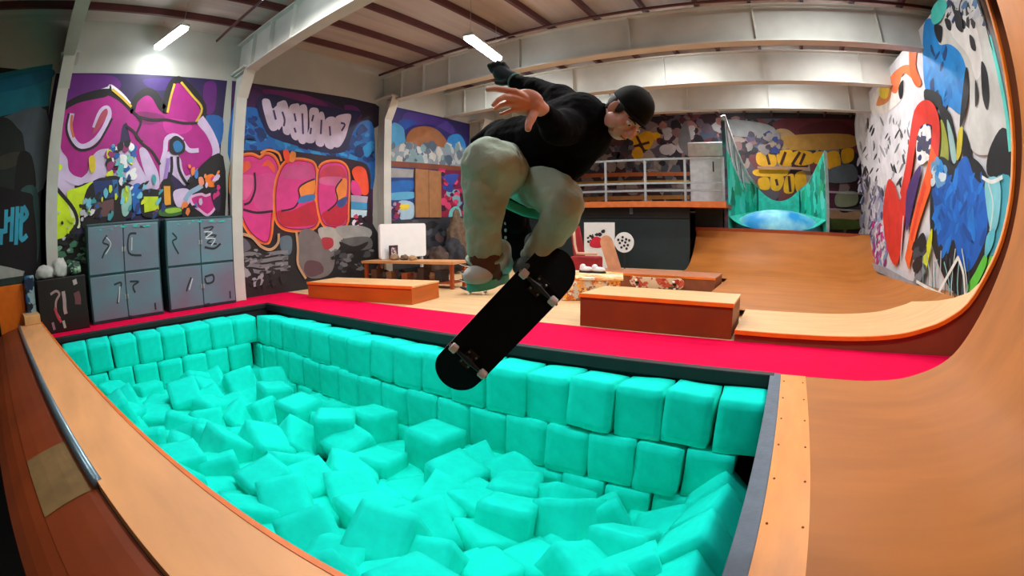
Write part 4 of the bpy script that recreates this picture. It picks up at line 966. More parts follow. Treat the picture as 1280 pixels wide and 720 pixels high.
m.scatter((720, 200, 862, 252), [(60, 56, 66), (36, 32, 40), (120, 116, 120), (150, 140, 130), (84, 90, 100)], 60, 7, .9, 1.2, 53)
for (ya, c) in ((218, (196, 106, 50)), (228, (206, 160, 40)), (238, (130, 110, 110)), (247, (190, 130, 60))):
    m.poly(c, [(715, ya), (862, ya - 3), (862, ya + 2), (715, ya + 5)], False)
m.poly((150, 150, 150), [(905, 150), (960, 156), (972, 172), (940, 172), (912, 168)]); m.scatter((935, 168, 975, 190), [(90, 76, 110), (150, 140, 140), (60, 50, 70), (40, 60, 130)], 24, 5, 1, 0, 54)
m.poly((100, 110, 120), [(1036, 212), (1066, 206), (1070, 226), (1036, 228)]); m.poly((90, 30, 60), [(1034, 238), (1048, 238), (1048, 260), (1034, 260)]); m.poly((150, 160, 130), [(1046, 242), (1070, 240), (1070, 256), (1046, 258)])
m.poly((206, 160, 120), [(1036, 264), (1044, 260), (1054, 266), (1074, 264), (1074, 274), (1040, 274)]); m.poly((90, 110, 40), [(1034, 274), (1074, 276), (1074, 286), (1034, 286)])
struct(m.build('wall_mural'), 'dark collage mural with yellow letters on the far wall', 'mural')

# ---- big painted panel wall on the right
PN = V((3.2, 5.45, 0)); PF = V((2.75, 15.4, 0)); pd = (PF - PN).normalized(); pn = V((-pd.y, pd.x, 0))
if pn.x > 0: pn = -pn
lim = [0]
def fr_(x, y):
    w = ray(x, y); t = (PN - CAM).dot(pn) / w.dot(pn); p = CAM + w * t
    if p.y < 5.36 and lim[0]: q = PN + pd * ((5.36 - PN.y) / pd.y); p = V((q.x, q.y, p.z))
    return p
zt0 = fr_(1166, 14); zt1 = fr_(1067, 137); zb0 = fr_(1159, 384); zb1 = fr_(1078, 331)
def at_(y, z): 
    t = (y - PN.y) / pd.y; p = PN + pd * t; return V((p.x, p.y, z))
sl = (zt1.z - zt0.z) / (zt1.y - zt0.y); sb = (zb1.z - zb0.z) / (zb1.y - zb0.y)
top = lambda y: zt0.z + sl * (y - zt0.y); bot = lambda y: zb0.z + sb * (y - zb0.y)
yn, yf = 5.34, zb1.y; lim[0] = 1
b = MB(); b.prism([at_(yn, .16), at_(zb0.y, bot(zb0.y)), at_(yf, bot(yf)), at_(yf, top(yf)), at_(yn, top(yn))], -pn * .12)
pw = empty('painted_panel_wall', at_(9, .2), 'tall painted plywood wall with white, blue and red brushwork on the right', 'painted wall')
b.build('plywood_wall', mat('panel_white', (214, 214, 220), rough=.5, var=.06), pw)
m = Mural(fr_, pn)
WHT = (226, 226, 232); K = (20, 22, 30); B1 = (18, 134, 216); B2 = (6, 96, 196); RD = (214, 44, 30); OR = (240, 96, 30); GW = (198, 202, 200)
m.scatter((1074, 190, 1104, 330), [(176, 170, 190), (110, 104, 140), (200, 196, 210), (90, 80, 120), (150, 164, 196), (216, 216, 222), (216, 216, 222)], 190, 1.9, 4.2, .05, 61)
m.poly(WHT, [(1070, 142), (1100, 118), (1136, 110), (1142, 150), (1130, 220), (1104, 236), (1076, 200)])
m.scatter((1076, 150, 1140, 240), [K, (60, 60, 70), WHT, WHT, (160, 162, 170), (120, 122, 130)], 110, 1.3, 5.0, .08, 62)
m.scatter((1092, 272, 1110, 330), [(200, 40, 140), (220, 220, 226), (150, 40, 130), (120, 160, 200), (170, 80, 170)], 40, 1.6, 4, .05, 63)
m.poly((236, 232, 226), [(1092, 118), (1110, 100), (1128, 96), (1130, 120), (1110, 140), (1090, 140)])
m.poly((226, 140, 70), [(1096, 132), (1104, 112), (1116, 104), (1112, 126)]); m.poly((238, 210, 50), [(1100, 112), (1108, 100), (1113, 106), (1110, 122), (1102, 122)])
m.poly((240, 120, 70), [(1114, 96), (1130, 82), (1144, 84), (1142, 98), (1130, 92), (1122, 116), (1114, 112)])
m.poly(OR, [(1139, 50), (1149, 46), (1147, 66), (1146, 84), (1153, 104), (1146, 108), (1138, 88)])
m.poly(K, [(1124, 110), (1130, 100), (1130, 118), (1126, 124)])
m.poly(B1, [(1156, 32), (1168, 26), (1174, 50), (1198, 60), (1212, 82), (1212, 118), (1202, 142), (1186, 132), (1166, 126), (1156, 100)])
m.scatter((1160, 60, 1206, 128), [(12, 116, 200), (28, 146, 224), B1, (14, 60, 120)], 34, 2.6, 4.2, .05, 64)
m.poly(GW, [(1176, 40), (1184, 18), (1200, 2), (1228, 0), (1240, 40), (1250, 110), (1256, 160), (1248, 188), (1226, 194), (1212, 176), (1214, 120), (1206, 74), (1190, 56), (1176, 56)])
m.poly((224, 226, 226), [(1190, 40), (1206, 20), (1222, 34), (1230, 80), (1222, 100), (1212, 70)])
m.scatter((1180, 0, 1236, 30), [(20, 60, 110), K, (180, 190, 200), (60, 110, 160), (200, 204, 210)], 44, 3, 2.6, .2, 65)
m.poly((70, 200, 190), [(1166, 14), (1176, 0), (1186, 6), (1178, 26), (1168, 30)])
for q in ([(1183, 24), (1190, 26), (1191, 38), (1186, 36)], [(1214, 44), (1220, 50), (1222, 64), (1216, 60)], [(1229, 78), (1236, 90), (1239, 120), (1236, 138), (1230, 118)], [(1170, 32), (1180, 34), (1178, 54), (1172, 46)], [(1158, 112), (1176, 118), (1178, 134), (1160, 130)], [(1210, 84), (1214, 110), (1208, 146), (1202, 160), (1204, 130)], [(1176, 134), (1188, 140), (1196, 170), (1202, 210), (1192, 220), (1184, 180)], [(1204, 160), (1214, 178), (1216, 200), (1206, 196)]):
    m.poly(K, q)
m.poly((150, 160, 60), [(1178, 150), (1186, 170), (1188, 200), (1180, 214), (1174, 196)]); m.poly((200, 190, 60), [(1200, 166), (1206, 160), (1204, 190), (1198, 200)]); m.poly((150, 190, 190), [(1186, 150), (1194, 170), (1198, 200), (1192, 200)])
m.stroke((90, 210, 200), .10, [(1243, 60), (1250, 100), (1257, 140), (1259, 160)])
m.poly(GW, [(1238, 20), (1252, 60), (1262, 130), (1266, 200), (1262, 240), (1252, 214), (1248, 120), (1240, 60)])
m.poly(K, [(1240, 186), (1256, 160), (1270, 180), (1268, 226), (1246, 224), (1236, 214)])
m.stroke((90, 210, 200), .10, [(1246, 40), (1254, 90), (1262, 150), (1266, 190)])
for q in ([(1196, 14), (1204, 18), (1206, 40), (1198, 34)], [(1222, 100), (1226, 120), (1222, 134)], [(1224, 0), (1238, 16), (1250, 60), (1244, 64), (1234, 30)]): m.poly(K, q)
m.poly((70, 170, 190), [(1246, 226), (1268, 226), (1262, 300), (1244, 330), (1238, 322), (1250, 280)])
m.poly((60, 60, 66), [(1222, 364), (1240, 326), (1252, 310), (1240, 350), (1226, 380)])
m.poly((120, 214, 60), [(1220, 352), (1234, 326), (1246, 322), (1240, 348), (1226, 372), (1218, 376)])
# red arch
m.poly((240, 240, 240), [(1148, 160), (1158, 148), (1166, 160), (1164, 196), (1150, 204)]); m.scatter((1150, 154, 1166, 200), [(30, 40, 110), WHT, (60, 60, 90)], 18, 4, 1.6, .2, 66)
m.poly(RD, [(1106, 262), (1112, 226), (1120, 230), (1128, 250), (1136, 214), (1140, 216), (1134, 270), (1128, 316), (1122, 332), (1114, 320), (1108, 292)])
m.stroke(K, .16, [(1134, 232), (1140, 196), (1146, 152), (1158, 136), (1172, 140), (1177, 164), (1174, 200), (1164, 236), (1152, 272), (1142, 312)])
m.stroke(RD, .42, [(1130, 250), (1138, 214), (1143, 180), (1149, 150), (1160, 140), (1170, 146), (1173, 166), (1170, 200)])
m.stroke(OR, .40, [(1171, 190), (1166, 216), (1156, 248), (1146, 282), (1140, 312), (1136, 330)])
m.stroke((226, 60, 30), .16, [(1160, 230), (1150, 264), (1142, 300)])
m.poly((70, 40, 110), [(1136, 240), (1150, 210), (1154, 214), (1146, 250), (1136, 290)]); m.stroke(WHT, .06, [(1132, 270), (1130, 300), (1128, 330)])
# lower blue
m.poly(K, [(1168, 220), (1180, 196), (1200, 210), (1216, 196), (1236, 216), (1244, 260), (1240, 320), (1224, 362), (1196, 366), (1176, 330), (1166, 290)])
m.poly(B2, [(1170, 250), (1176, 222), (1186, 212), (1192, 232), (1200, 208), (1212, 196), (1222, 222), (1236, 240), (1238, 286), (1228, 318), (1214, 340), (1202, 330), (1196, 300), (1186, 312), (1176, 296)])
m.scatter((1172, 220, 1234, 310), [(12, 110, 206), (6, 86, 180), (16, 120, 216), (8, 74, 160)], 60, 3, 4.6, .05, 67)
m.scatter((1168, 200, 1186, 230), [(190, 210, 220), (90, 150, 200), B1], 16, 4, 2, 0, 68)
m.poly((120, 200, 214), [(1236, 228), (1250, 222), (1256, 240), (1252, 280), (1244, 292), (1238, 262)]); m.stroke((220, 230, 230), .05, [(1232, 222), (1244, 228), (1258, 222)]); m.stroke((200, 220, 220), .04, [(1240, 230), (1246, 256), (1242, 290)])
m.poly((90, 200, 60), [(1214, 358), (1224, 340), (1236, 318), (1238, 330), (1226, 356), (1216, 372)]); m.poly((90, 190, 210), [(1238, 296), (1248, 286), (1246, 306), (1236, 322)])
m.poly((208, 216, 30), [(1156, 334), (1162, 306), (1169, 286), (1168, 308), (1160, 342)])
m.scatter((1146, 300, 1160, 350), [K, (60, 70, 80), (120, 130, 140)], 18, 5, 2, .2, 69)
for i in range(16):
    x = 1158 + i * 3.8; m.stroke(((120, 190, 190), (60, 110, 120), (190, 214, 210), (30, 60, 70))[i % 4], .035, [(x, 380 - abs(i - 8) * .6), (x + 3 * math.sin(i), 356), (x + 4 * math.sin(i * 2.1), 320 + 9 * math.sin(i * 1.7))])
m.stroke((226, 230, 226), .07, [(1168, 384), (1186, 352), (1203, 322)]); m.stroke((226, 230, 226), .07, [(1203, 322), (1210, 344), (1212, 378)]); m.stroke((226, 230, 226), .06, [(1150, 352), (1176, 366), (1208, 380)])
m.poly((150, 156, 166), [(1079, 324), (1110, 334), (1150, 356), (1150, 364), (1110, 344), (1079, 331)], False)
m.stroke((70, 76, 84), .05, [(1079, 331), (1110, 346), (1150, 370), (1164, 384)], False, None, False)
m.build('painting', pw)
# ================================================================ PROPS
# ---- metal lockers (two cabinets)
M_lock = mat('teal_grey_locker', (96, 134, 146), rough=.4, metal=.25, var=.22, scale=1.4, c2=(104, 146, 160))
M_lock.node_tree.nodes['Color Ramp'].color_ramp.elements[0].color = lin((122, 120, 140))
def locker(y0, y1, h, label, marks):
    x0, x1 = WX + .12, WX + .52
    r = empty('metal_locker', ((x0 + x1) / 2, (y0 + y1) / 2, 0), label, 'locker')
    MB().box((x0, y0, .0), (x1, y1, h)).build('body', mat('dark_teal_locker', (26, 70, 74), rough=.5), r, bevel=.02)  # body in a darker teal than the doors
    ym = (y0 + y1) / 2
    for (za, zb_) in ((.05, .78), (.82, h - .05)):
        for (ya, yb) in ((y0 + .03, ym - .008), (ym + .008, y1 - .03)):
            d = MB().box((x1, ya, za), (x1 + .02, yb, zb_)).build('door', M_lock, r, bevel=.008)
            s = 1 if ya < ym - .1 else -1
            MB().box((x1 + .02, (yb if s > 0 else ya) - .03 - (0 if s > 0 else -.03), (za + zb_) / 2 - .06), (x1 + .035, (yb if s > 0 else ya) + (0 if s > 0 else .03) , (za + zb_) / 2 + .02)).build('latch', M_steel, d, bevel=.004)
    m = Mural(lambda a, b_: V((x1 + .02, a, b_)), NX, .003)
    for (c, w, q) in marks: m.stroke(c, w, [(y0 + a * (y1 - y0), z) for a, z in q])
    m.scatter((y0 + .08, h - .12, y1 - .08, h - .06), [(40, 150, 150), (60, 190, 180), (110, 150, 150)], 10, .05, .5, 0, 7)
    m.build('scrawl', r)
    return r
KM = (34, 40, 50); WM = (206, 214, 220)
locker(.70, 2.18, 1.66, 'left teal grey metal locker with black marker scrawls', [
    (KM, .03, [(.28, 1.45), (.22, 1.34), (.30, 1.28), (.24, 1.18), (.20, 1.08)]), (WM, .018, [(.27, 1.42), (.33, 1.3), (.25, 1.14)]),
    (KM, .035, [(.68, 1.44), (.58, 1.42), (.57, 1.12), (.74, 1.06)]), (WM, .018, [(.62, 1.38), (.61, 1.16)]), (KM, .03, [(.66, 1.56), (.80, 1.54)]),
    (KM, .03, [(.34, .62), (.44, .64), (.40, .48), (.36, .30)]), (WM, .02, [(.42, .58), (.38, .32)]), (KM, .03, [(.56, .64), (.68, .62), (.60, .56), (.62, .44)]), (KM, .03, [(.88, .22), (.88, .10)]), (KM, .03, [(.5, .06), (.56, .04)])])
locker(2.30, 3.76, 1.66, 'right teal grey metal locker beside the white column', [
    (KM, .03, [(.10, 1.40), (.16, 1.30), (.10, 1.24), (.18, 1.02)]), (KM, .03, [(.55, 1.44), (.70, 1.46), (.58, 1.32), (.74, 1.30), (.60, 1.18), (.74, 1.14)]), (WM, .022, [(.56, 1.38), (.68, 1.36), (.58, 1.26), (.72, 1.24), (.66, 1.12)]), (KM, .04, [(.56, 1.10), (.70, 1.06), (.80, 1.14)]),
    (KM, .03, [(.34, .58), (.28, .42), (.26, .34)]), (WM, .02, [(.36, .56), (.30, .36)]), (KM, .035, [(.54, .56), (.66, .58), (.66, .46), (.56, .44), (.54, .54)]), (KM, .03, [(.90, .24), (.90, .10)]), (KM, .03, [(.5, .05), (.58, .06)])])
# ---- dark cabinet by the left column
r = empty('dark_cabinet', (WX + .4, .2, 0), 'black cabinet covered in pale and pink paint marks beside the left locker', 'cabinet')
MB().box((WX + .36, -.36, 0), (WX + .70, .62, .86)).build('body', mat('black_cabinet', (20, 14, 14), rough=.5), r, bevel=.015)
m = Mural(lambda a, b_: V((WX + .70, a, b_)), NX, .003)
for (c, w, q) in (((170, 140, 140), .04, [(-.10, .62), (.02, .66), (.08, .60), (.0, .50), (-.02, .34), (.04, .22)]), ((190, 60, 80), .05, [(-.04, .40), (.0, .26), (.06, .16)]), ((180, 160, 160), .07, [(.16, .64), (.17, .50), (.16, .36), (.17, .28)]), ((170, 190, 170), .05, [(.10, .18), (.12, .06)]), ((150, 130, 150), .05, [(-.12, .18), (-.1, .06)]), ((120, 70, 76), .12, [(.42, .60), (.44, .50), (.43, .40)]), ((180, 170, 170), .08, [(.40, .80), (.42, .72)])):
    m.stroke(c, w, q)
m.build('paint_marks', r)
rnd = random.Random(4)
def crumple(name, c, r0, m_, label, cat, flat=.6, seed=0, sub=3):
    bm = bmesh.new(); bmesh.ops.create_icosphere(bm, subdivisions=sub, radius=1)
    for v in bm.verts:
        k = 1 + .35 * noise.noise(v.co * 2.2 + V((seed * 3.1, 0, 0))) + .12 * noise.noise(v.co * 6 + V((seed, 4, 0)))
        v.co = V((v.co.x * r0[0], v.co.y * r0[1], max(-.55, v.co.z) * r0[2])) * k
    zmin = min(v.co.z for v in bm.verts)
    for v in bm.verts: v.co.z -= zmin
    me = bpy.data.meshes.new(name); bm.to_mesh(me); bm.free(); me.materials.append(m_)
    me.polygons.foreach_set('use_smooth', [True] * len(me.polygons))
    o = bpy.data.objects.new(name, me); COL.objects.link(o); o.location = c
    return tag(o, label, cat)
M_cloth = mat('pale_cloth', (190, 190, 186), rough=.9)
crumple('cloth_bundle', (WX + .52, -.18, .861), (.13, .20, .13), M_cloth, 'crumpled pale cloth on the dark cabinet, nearest the left edge', 'cloth', seed=1)
crumple('paper_bundle', (WX + .52, .12, .861), (.12, .15, .18), M_cloth, 'crumpled white paper heap in the middle of the dark cabinet', 'paper', seed=2)
crumple('green_bundle', (WX + .52, .42, .861), (.12, .14, .14), vor('green_mix', [(60, 140, 80), (30, 60, 50), (150, 190, 160), (20, 30, 30)], 14), 'green and white bundle on the right end of the dark cabinet', 'bundle', seed=3)
o = MB(); o.box((WX + .32, -.62, .0), (WX + .62, -.42, .95))
o = o.build('blue_board', vor('blue_mix', [(16, 40, 70), (40, 120, 170), (12, 24, 40), (30, 80, 130), (150, 180, 190)], 7), bevel=.02); tag(o, 'narrow dark blue painted box between the deck and the black cabinet', 'box')

# ---- ledge boxes
def ledge(c, ax, L, W_, h, label, tm, sm, name='ledge_box'):
    a = math.atan2(ax[1], ax[0]); M = Matrix.Translation(V(c)) @ Matrix.Rotation(a, 4, 'Z')
    r = empty(name, c, label, 'ledge box')
    MB().box((0, 0, 0), (L, W_, h - .03), None, M).build('body', sm, r, bevel=.006)
    MB().box((-.008, -.008, h - .03), (L + .008, W_ + .008, h), None, M).build('top', tm, r, bevel=.004)
    e = MB(); e.box((-.012, -.016, h - .045), (L + .012, .0, h + .004), None, M); e.build('edge', M_orange if sm is not M_side2 else M_side, r, bevel=.004)
    return r
M_lside = mat('orange_brown_side', (186, 92, 18), rough=.45, var=.14, scale=2, stretch=(.6, .6, 3))
ledge((-7.85, 4.98, .003), (2.42, .46), 2.46, .86, .30, 'orange wooden ledge box on the red carpet in front of the pink letter mural', M_tan, M_lside)
ledge((-2.42, 5.28, .003), (1, 0.0), 1.88, .86, .40, 'brown sided ledge box beside the far quarter pipe', M_tan, mat('red_brown_side', (126, 58, 20), rough=.45, var=.12, scale=2))
ledge((-4.1, 9.3, .003), (1, 0), 2.75, 1.1, .27, 'low brown platform box in front of the dark green wall', mat('brown_top', (176, 112, 80), rough=.5), mat('brown_box_side', (128, 66, 36), rough=.5))
b = MB(); b.box((-.54, 5.25, .003), (-.46, 6.7, .11)); 
# sticker covered bench
r = empty('sticker_bench', (-3.3, 7.3, 0), 'bench plastered in orange and white stickers behind the skateboard nose', 'bench')
MB().prism([(-3.55, 7.0, .003), (-2.66, 7.4, .003), (-3.0, 8.3, .003), (-4.0, 8.3, .003)], (0, 0, .34), vor('stickers', [(226, 150, 80), (240, 190, 120), (232, 224, 206), (206, 100, 40), (200, 190, 170), (240, 170, 60), (150, 90, 50)], 13)).build('body', None, r, bevel=.01)
MB().prism([(-3.62, 6.96, .343), (-2.6, 7.38, .343), (-2.95, 8.35, .343), (-4.05, 8.35, .343)], (0, 0, .04), vor('stickers2', [(230, 160, 90), (244, 200, 140), (232, 120, 50), (220, 210, 190)], 9)).build('top', None, r, bevel=.006)

# ---- small skateboard meshes
def deck_pts(L, W_, n=8, up=.05):
    """top-view outline with kicked ends: list of (x, y, z)"""
    out = []
    r = W_ / 2; s = L / 2 - r
    for i in range(n + 1): t = -math.pi / 2 + math.pi * i / n; out.append((s + r * math.cos(t) * 1.15, r * math.sin(t)))
    for i in range(n + 1): t = math.pi / 2 + math.pi * i / n; out.append((-s + r * math.cos(t) * 1.15, r * math.sin(t)))
    return out
def kick(x, L, k): 
    a = abs(x) - (L / 2 - .155); return max(0, a) * k
def board(name, M, label, bottom, top, L=.80, W_=.205, parent_group=None, edge=(214, 176, 130), wheelc=(236, 232, 220), wr=.0255, br=.0032):
    r = empty(name, M @ V((0, 0, 0)), label, 'skateboard', parent_group)
    nx, ny = 48, 8; T = .011
    def hw(x):
        s = L / 2 - W_ / 2; a = abs(x) - s
        return W_ / 2 * (math.sqrt(max(0, 1 - (a / (W_ / 2)) ** 2)) if a > 0 else 1)
    def grid(z0):
        vs = []
        for i in range(nx + 1):
            t = -1 + 2 * i / nx; x = L / 2 * math.sin(t * math.pi / 2)
            w_ = max(.004, hw(x))
            for j in range(ny + 1):
                y = w_ * (-1 + 2 * j / ny); vs.append(M @ V((x, y, z0 + kick(x, L, .36) + .10 * y * y / W_)))
        return vs
    q = [(i * (ny + 1) + j, (i + 1) * (ny + 1) + j, (i + 1) * (ny + 1) + j + 1, i * (ny + 1) + j + 1) for i in range(nx) for j in range(ny)]
    N = (nx + 1) * (ny + 1)
    per = [i * (ny + 1) for i in range(nx + 1)] + [nx * (ny + 1) + j for j in range(1, ny + 1)] + [i * (ny + 1) + ny for i in range(nx - 1, -1, -1)] + [j for j in range(ny - 1, 0, -1)]
    b = MB(); b.add(grid(0) + grid(T), [tuple(f) for f in q] , bottom); b.f += [[N + k for k in f] for f in q]; b.mi += [b.m(bottom)] * len(q)
    e = b.m(mat('maple_ply_%d_%d_%d' % edge, edge, rough=.5)); b.f += [[per[k], per[(k + 1) % len(per)], N + per[(k + 1) % len(per)], N + per[k]] for k in range(len(per))]; b.mi += [e] * len(per)
    b.build('deck', None, r, smooth=False)
    g = MB(); g.add([v for v in grid(T + .0012)], q, top); g.build('grip_tape', None, r)
    tm = mat('truck_metal', (150, 152, 156), rough=.3, metal=.85); dm = mat('dark_truck', (34, 36, 40), rough=.4, metal=.5)
    for s in (-1, 1):
        x = s * (L / 2 - .185)
        t = MB(); t.box((x - .04, -.027, -.008), (x + .04, .027, 0), None, M)
        t.tube([M @ V((x, 0, -.006)), M @ V((x - s * .006, 0, -.03))], [.02, .014], n=12)
        t.tube([M @ V((x, -.062, -.038)), M @ V((x, -.03, -.036)), M @ V((x, 0, -.034)), M @ V((x, .03, -.036)), M @ V((x, .062, -.038))], [.007, .010, .015, .010, .007], n=10)
        tk = t.build('truck', dm, r, smooth=False)
        MB().tube([M @ V((x, -.104, -.038)), M @ V((x, .104, -.038))], .0042 if br < .004 else .0062, n=10).build('axle', tm, tk)
        for sy in (-1, 1):
            w_ = MB(); w_.tube([M @ V((x, sy * .066, -.038)), M @ V((x, sy * .070, -.038)), M @ V((x, sy * .094, -.038)), M @ V((x, sy * .098, -.038))], [wr * .82, wr, wr, wr * .82], n=20)
            wo = w_.build('wheel', mat('wheel_%d' % wheelc[0], wheelc, rough=.4), r, smooth=False)
            MB().tube([M @ V((x, sy * .0975, -.038)), M @ V((x, sy * .106, -.038))], .007, n=6).build('axle_nut', tm, wo)
        for dx in (-.026, .026):
            for dy in (-.02, .02):
                MB().cap(M @ V((x + dx, dy, -.008)), br, M @ V((x + dx, dy, -.0115)), br, n=8, k=3).build('bolt', tm, r)
    return r
# board lying before the low platform
M = Matrix.Translation((-2.5, 9.12, .085)) @ Matrix.Rotation(.03, 4, 'Z') @ Matrix.Rotation(math.radians(62), 4, 'X')
M = Matrix.Translation((-2.52, 9.10, .125)) @ Matrix.Rotation(math.radians(-62), 4, 'X')
board('skateboard', M, 'red and cream skateboard tipped on its side against the low brown platform', vor('red_cream', [(226, 214, 196), (180, 40, 30), (226, 214, 196), (90, 80, 60), (220, 206, 190), (200, 90, 70)], 9), M_black, L=1.15, W_=.26)

# ---- workbench with clutter left of the skateboarder
r = empty('work_table', (-7.3, 7.1, 0), 'low wooden workbench with brown clutter under it, behind the orange ledge box', 'table')
a0 = onz(452, 341, .36); a1 = onz(556, 328, .50)
T0 = V((-8.5, 6.9, 0)); T1 = V((-6.05, 7.25, 0)); dd = (T1 - T0).normalized(); nn = V((-dd.y, dd.x, 0))
def tb(u, v, z): return T0 + dd * u + nn * v + V((0, 0, z))
LT = (T1 - T0).length
def tbox(u0, u1, v0, v1, z0, z1, mt, name, par, bev=.004):
    b = MB(); b.prism([tb(u0, v0, z0), tb(u1, v0, z0), tb(u1, v1, z0), tb(u0, v1, z0)], (0, 0, z1 - z0)); return b.build(name, mt, par, bevel=bev)
M_bench = mat('bench_wood', (206, 146, 92), rough=.5, var=.14, scale=3, stretch=(.5, 3, 1))
tbox(0, LT, 0, .62, .50, .555, M_bench, 'tabletop', r)
for u, v in ((.05, .04), (LT - .12, .04), (.05, .52), (LT - .12, .52)): tbox(u, u + .07, v, v + .07, 0, .50, M_side, 'leg', r)
tbox(.08, LT - .1, .05, .55, .10, .13, M_side, 'lower_shelf', r)
MC = [mat('clutter_%d' % i, c, rough=.7) for i, c in enumerate([(92, 54, 34), (58, 36, 28), (130, 84, 52), (40, 34, 34), (150, 70, 30)])]
rnd = random.Random(9)
for i in range(9):
    u = .2 + i * (LT - .5) / 9; w_ = .16; h = rnd.uniform(.16, .30)
    if i % 2 == 0: o = tbox(u, u + w_, .1, .4, .131, .131 + h, MC[i % 5], 'storage_box', None, .01); tag(o, 'small brown box stored on the shelf under the workbench', 'box', 'small boxes under the workbench')
    else:
        p = tb(u + .1, .25, .131); o = crumple('rag_bundle', p, (.09, .12, .12), MC[i % 5], 'crumpled brown rag bundle under the workbench', 'rags', seed=20 + i); o['group'] = 'rag bundles under the workbench'
# white board leaning on the wall side of the bench
p = [onx(475, 279, -8.2), onx(532, 280, -8.2), onx(532, 320, -8.2), onx(475, 324, -8.2)]
ya, yb = p[0].y, p[1].y; z0_, z1_ = .56, p[0].z - .02
wb = empty('whiteboard', (-8.2, (ya + yb) / 2, z0_), 'blank white panel with rounded corners standing on the workbench', 'white board')
b = MB(); rr = .07; pts = []
for (cy_, cz_, a0_) in ((yb - rr, z1_ - rr, 0), (ya + rr, z1_ - rr, 90), (ya + rr, z0_ + rr, 180), (yb - rr, z0_ + rr, 270)):
    for i in range(6): t = math.radians(a0_ + 90 * i / 5); pts.append((-8.2, cy_ + rr * math.cos(t), cz_ + rr * math.sin(t)))
b.prism(pts, (-.05, 0, 0)); b.build('panel', mat('white_gloss', (238, 240, 242), rough=.3, var=.02), wb)
b = MB(); b.prism([(p_[0] - .05, p_[1], p_[2]) for p_ in pts], (-.03, 0, 0)); b.build('back_frame', mat('light_grey_frame', (170, 172, 176), rough=.5), wb)
b = MB(); b.box((-8.22, ya + .1, .0), (-8.16, ya + .16, z0_ + .02)); b.box((-8.22, yb - .16, .0), (-8.16, yb - .1, z0_ + .02)); 
for (q0, q1) in ((ya + .1, ya + .16), (yb - .16, yb - .1)): MB().box((-8.27, q0, .0), (-8.21, q1, z0_ + .02)).build('leg', mat('light_grey_frame', (170, 172, 176)), wb)
r2 = empty('photo_card', (-8.0, 7.5, .56), 'small dark picture card propped before the white panel', 'picture card')
q0 = onx(487, 307, -8.05); q1 = onx(498, 320, -8.05)
MB().box((-8.08, q0.y, .557), (-8.06, q1.y, q0.z)).build('card', mat('dark_card', (60, 36, 44), rough=.4), r2)
MB().box((-8.062, q0.y + .06, .64), (-8.055, q1.y - .06, q0.z - .05)).build('picture', vor('card_pic', [(220, 210, 210), (150, 60, 80), (60, 50, 60)], 20), r2)
for i, (u, v, s_, c_) in enumerate(((.75, .3, .10, (150, 120, 90)), (1.0, .35, .09, (110, 90, 70)), (1.25, .3, .08, (170, 140, 100)))):
    crumple('rag', tb(u, v, .556), (s_, s_ * 1.2, s_ * .8), mat('rag_%d' % i, c_, rough=.9), ('brown rag on the workbench nearest the picture card', 'dark rag in the middle of the workbench', 'tan rag toward the right end of the workbench')[i], 'rag', seed=40 + i)
# bags heaped behind the bench
for i, (px, py, Y, s_, c_, lb) in enumerate(((548, 318, 9.6, (.34, .3, .42), (74, 58, 50), 'brown duffel bag heaped behind the workbench'), (566, 316, 10.0, (.36, .3, .56), (44, 44, 50), 'dark grey backpack behind the workbench, nearest the skateboarder'), (548, 290, 10.6, (.3, .3, .95), (104, 84, 66), 'tall tan and brown bag pile in front of the magenta collage'), (575, 300, 11.2, (.3, .3, .9), (30, 30, 34), 'black coat bundle at the right end of the third mural'))):
    p_ = ony(px, py, Y); p_.z = .002; p_.x = max(p_.x, -8.72); crumple('bag', p_, s_, mat('bag_%d' % i, c_, rough=.85, var=.3, scale=9), lb, 'bag', seed=50 + i, sub=4)
# stack of skateboard decks
for i in range(4):
    c = V((-5.55 - .02 * i, 7.0 + .03 * i, .09 + .15 * i)) ; c = V((-5.25, 6.95, .07 + .145 * i))
    M = Matrix.Translation(c) @ Matrix.Rotation(.35 + .12 * math.sin(i * 2.2), 4, 'Z') @ Matrix.Rotation(.05 * (-1) ** i, 4, 'X')
    board('skateboard', M, ('lowest', 'second lowest', 'second highest', 'topmost')[i] + ' black and white skateboard in the stack beside the orange ledge box', vor('bw_deck', [(226, 224, 214), (20, 20, 22), (210, 206, 190), (30, 30, 30), (236, 234, 226)], 16), M_black, L=.66, W_=.22, parent_group='stacked skateboards', edge=(226, 222, 206), wheelc=(236, 232, 222))
# ---- red and white things left of the dark wall
r = empty('red_chair', (-4.9, 10.6, 0), 'red low seat with beige frame behind the skateboard nose', 'chair')
def q2(px, py, Y): return ony(px, py, Y)
MB().box((-5.15, 10.6, .02), (-4.45, 11.1, .50)).build('seat', mat('red_fabric', (150, 20, 30), rough=.7), r, bevel=.05)
MB().prism([(-5.2, 10.95, .45), (-4.9, 10.95, .45), (-5.1, 11.05, 1.25), (-5.35, 11.05, 1.2)], (0, .08, 0)).build('backrest', mat('red_fabric', (150, 20, 30)), r, bevel=.03)
MB().tube([(-5.02, 10.55, 1.35), (-4.98, 10.55, .80), (-4.92, 10.55, .58), (-4.40, 10.55, .58)], .035, n=8).build('frame', mat('beige_wood', (206, 168, 140)), r, smooth=True)
pw_ = ony(730, 278, 12.6); pz = ony(768, 314, 12.6)
r = empty('poster_panel', (pw_.x, 12.6, pz.z), 'white poster panel with red blot and black dots against the dark wall', 'poster')
MB().box((pw_.x, 12.6, .01), (pz.x, 12.64, pw_.z)).build('panel', mat('poster_white', (222, 226, 226), rough=.5, var=.03), r)
m = Mural(lambda a, b_: ony(a, b_, 12.6), (0, -1, 0), .004)
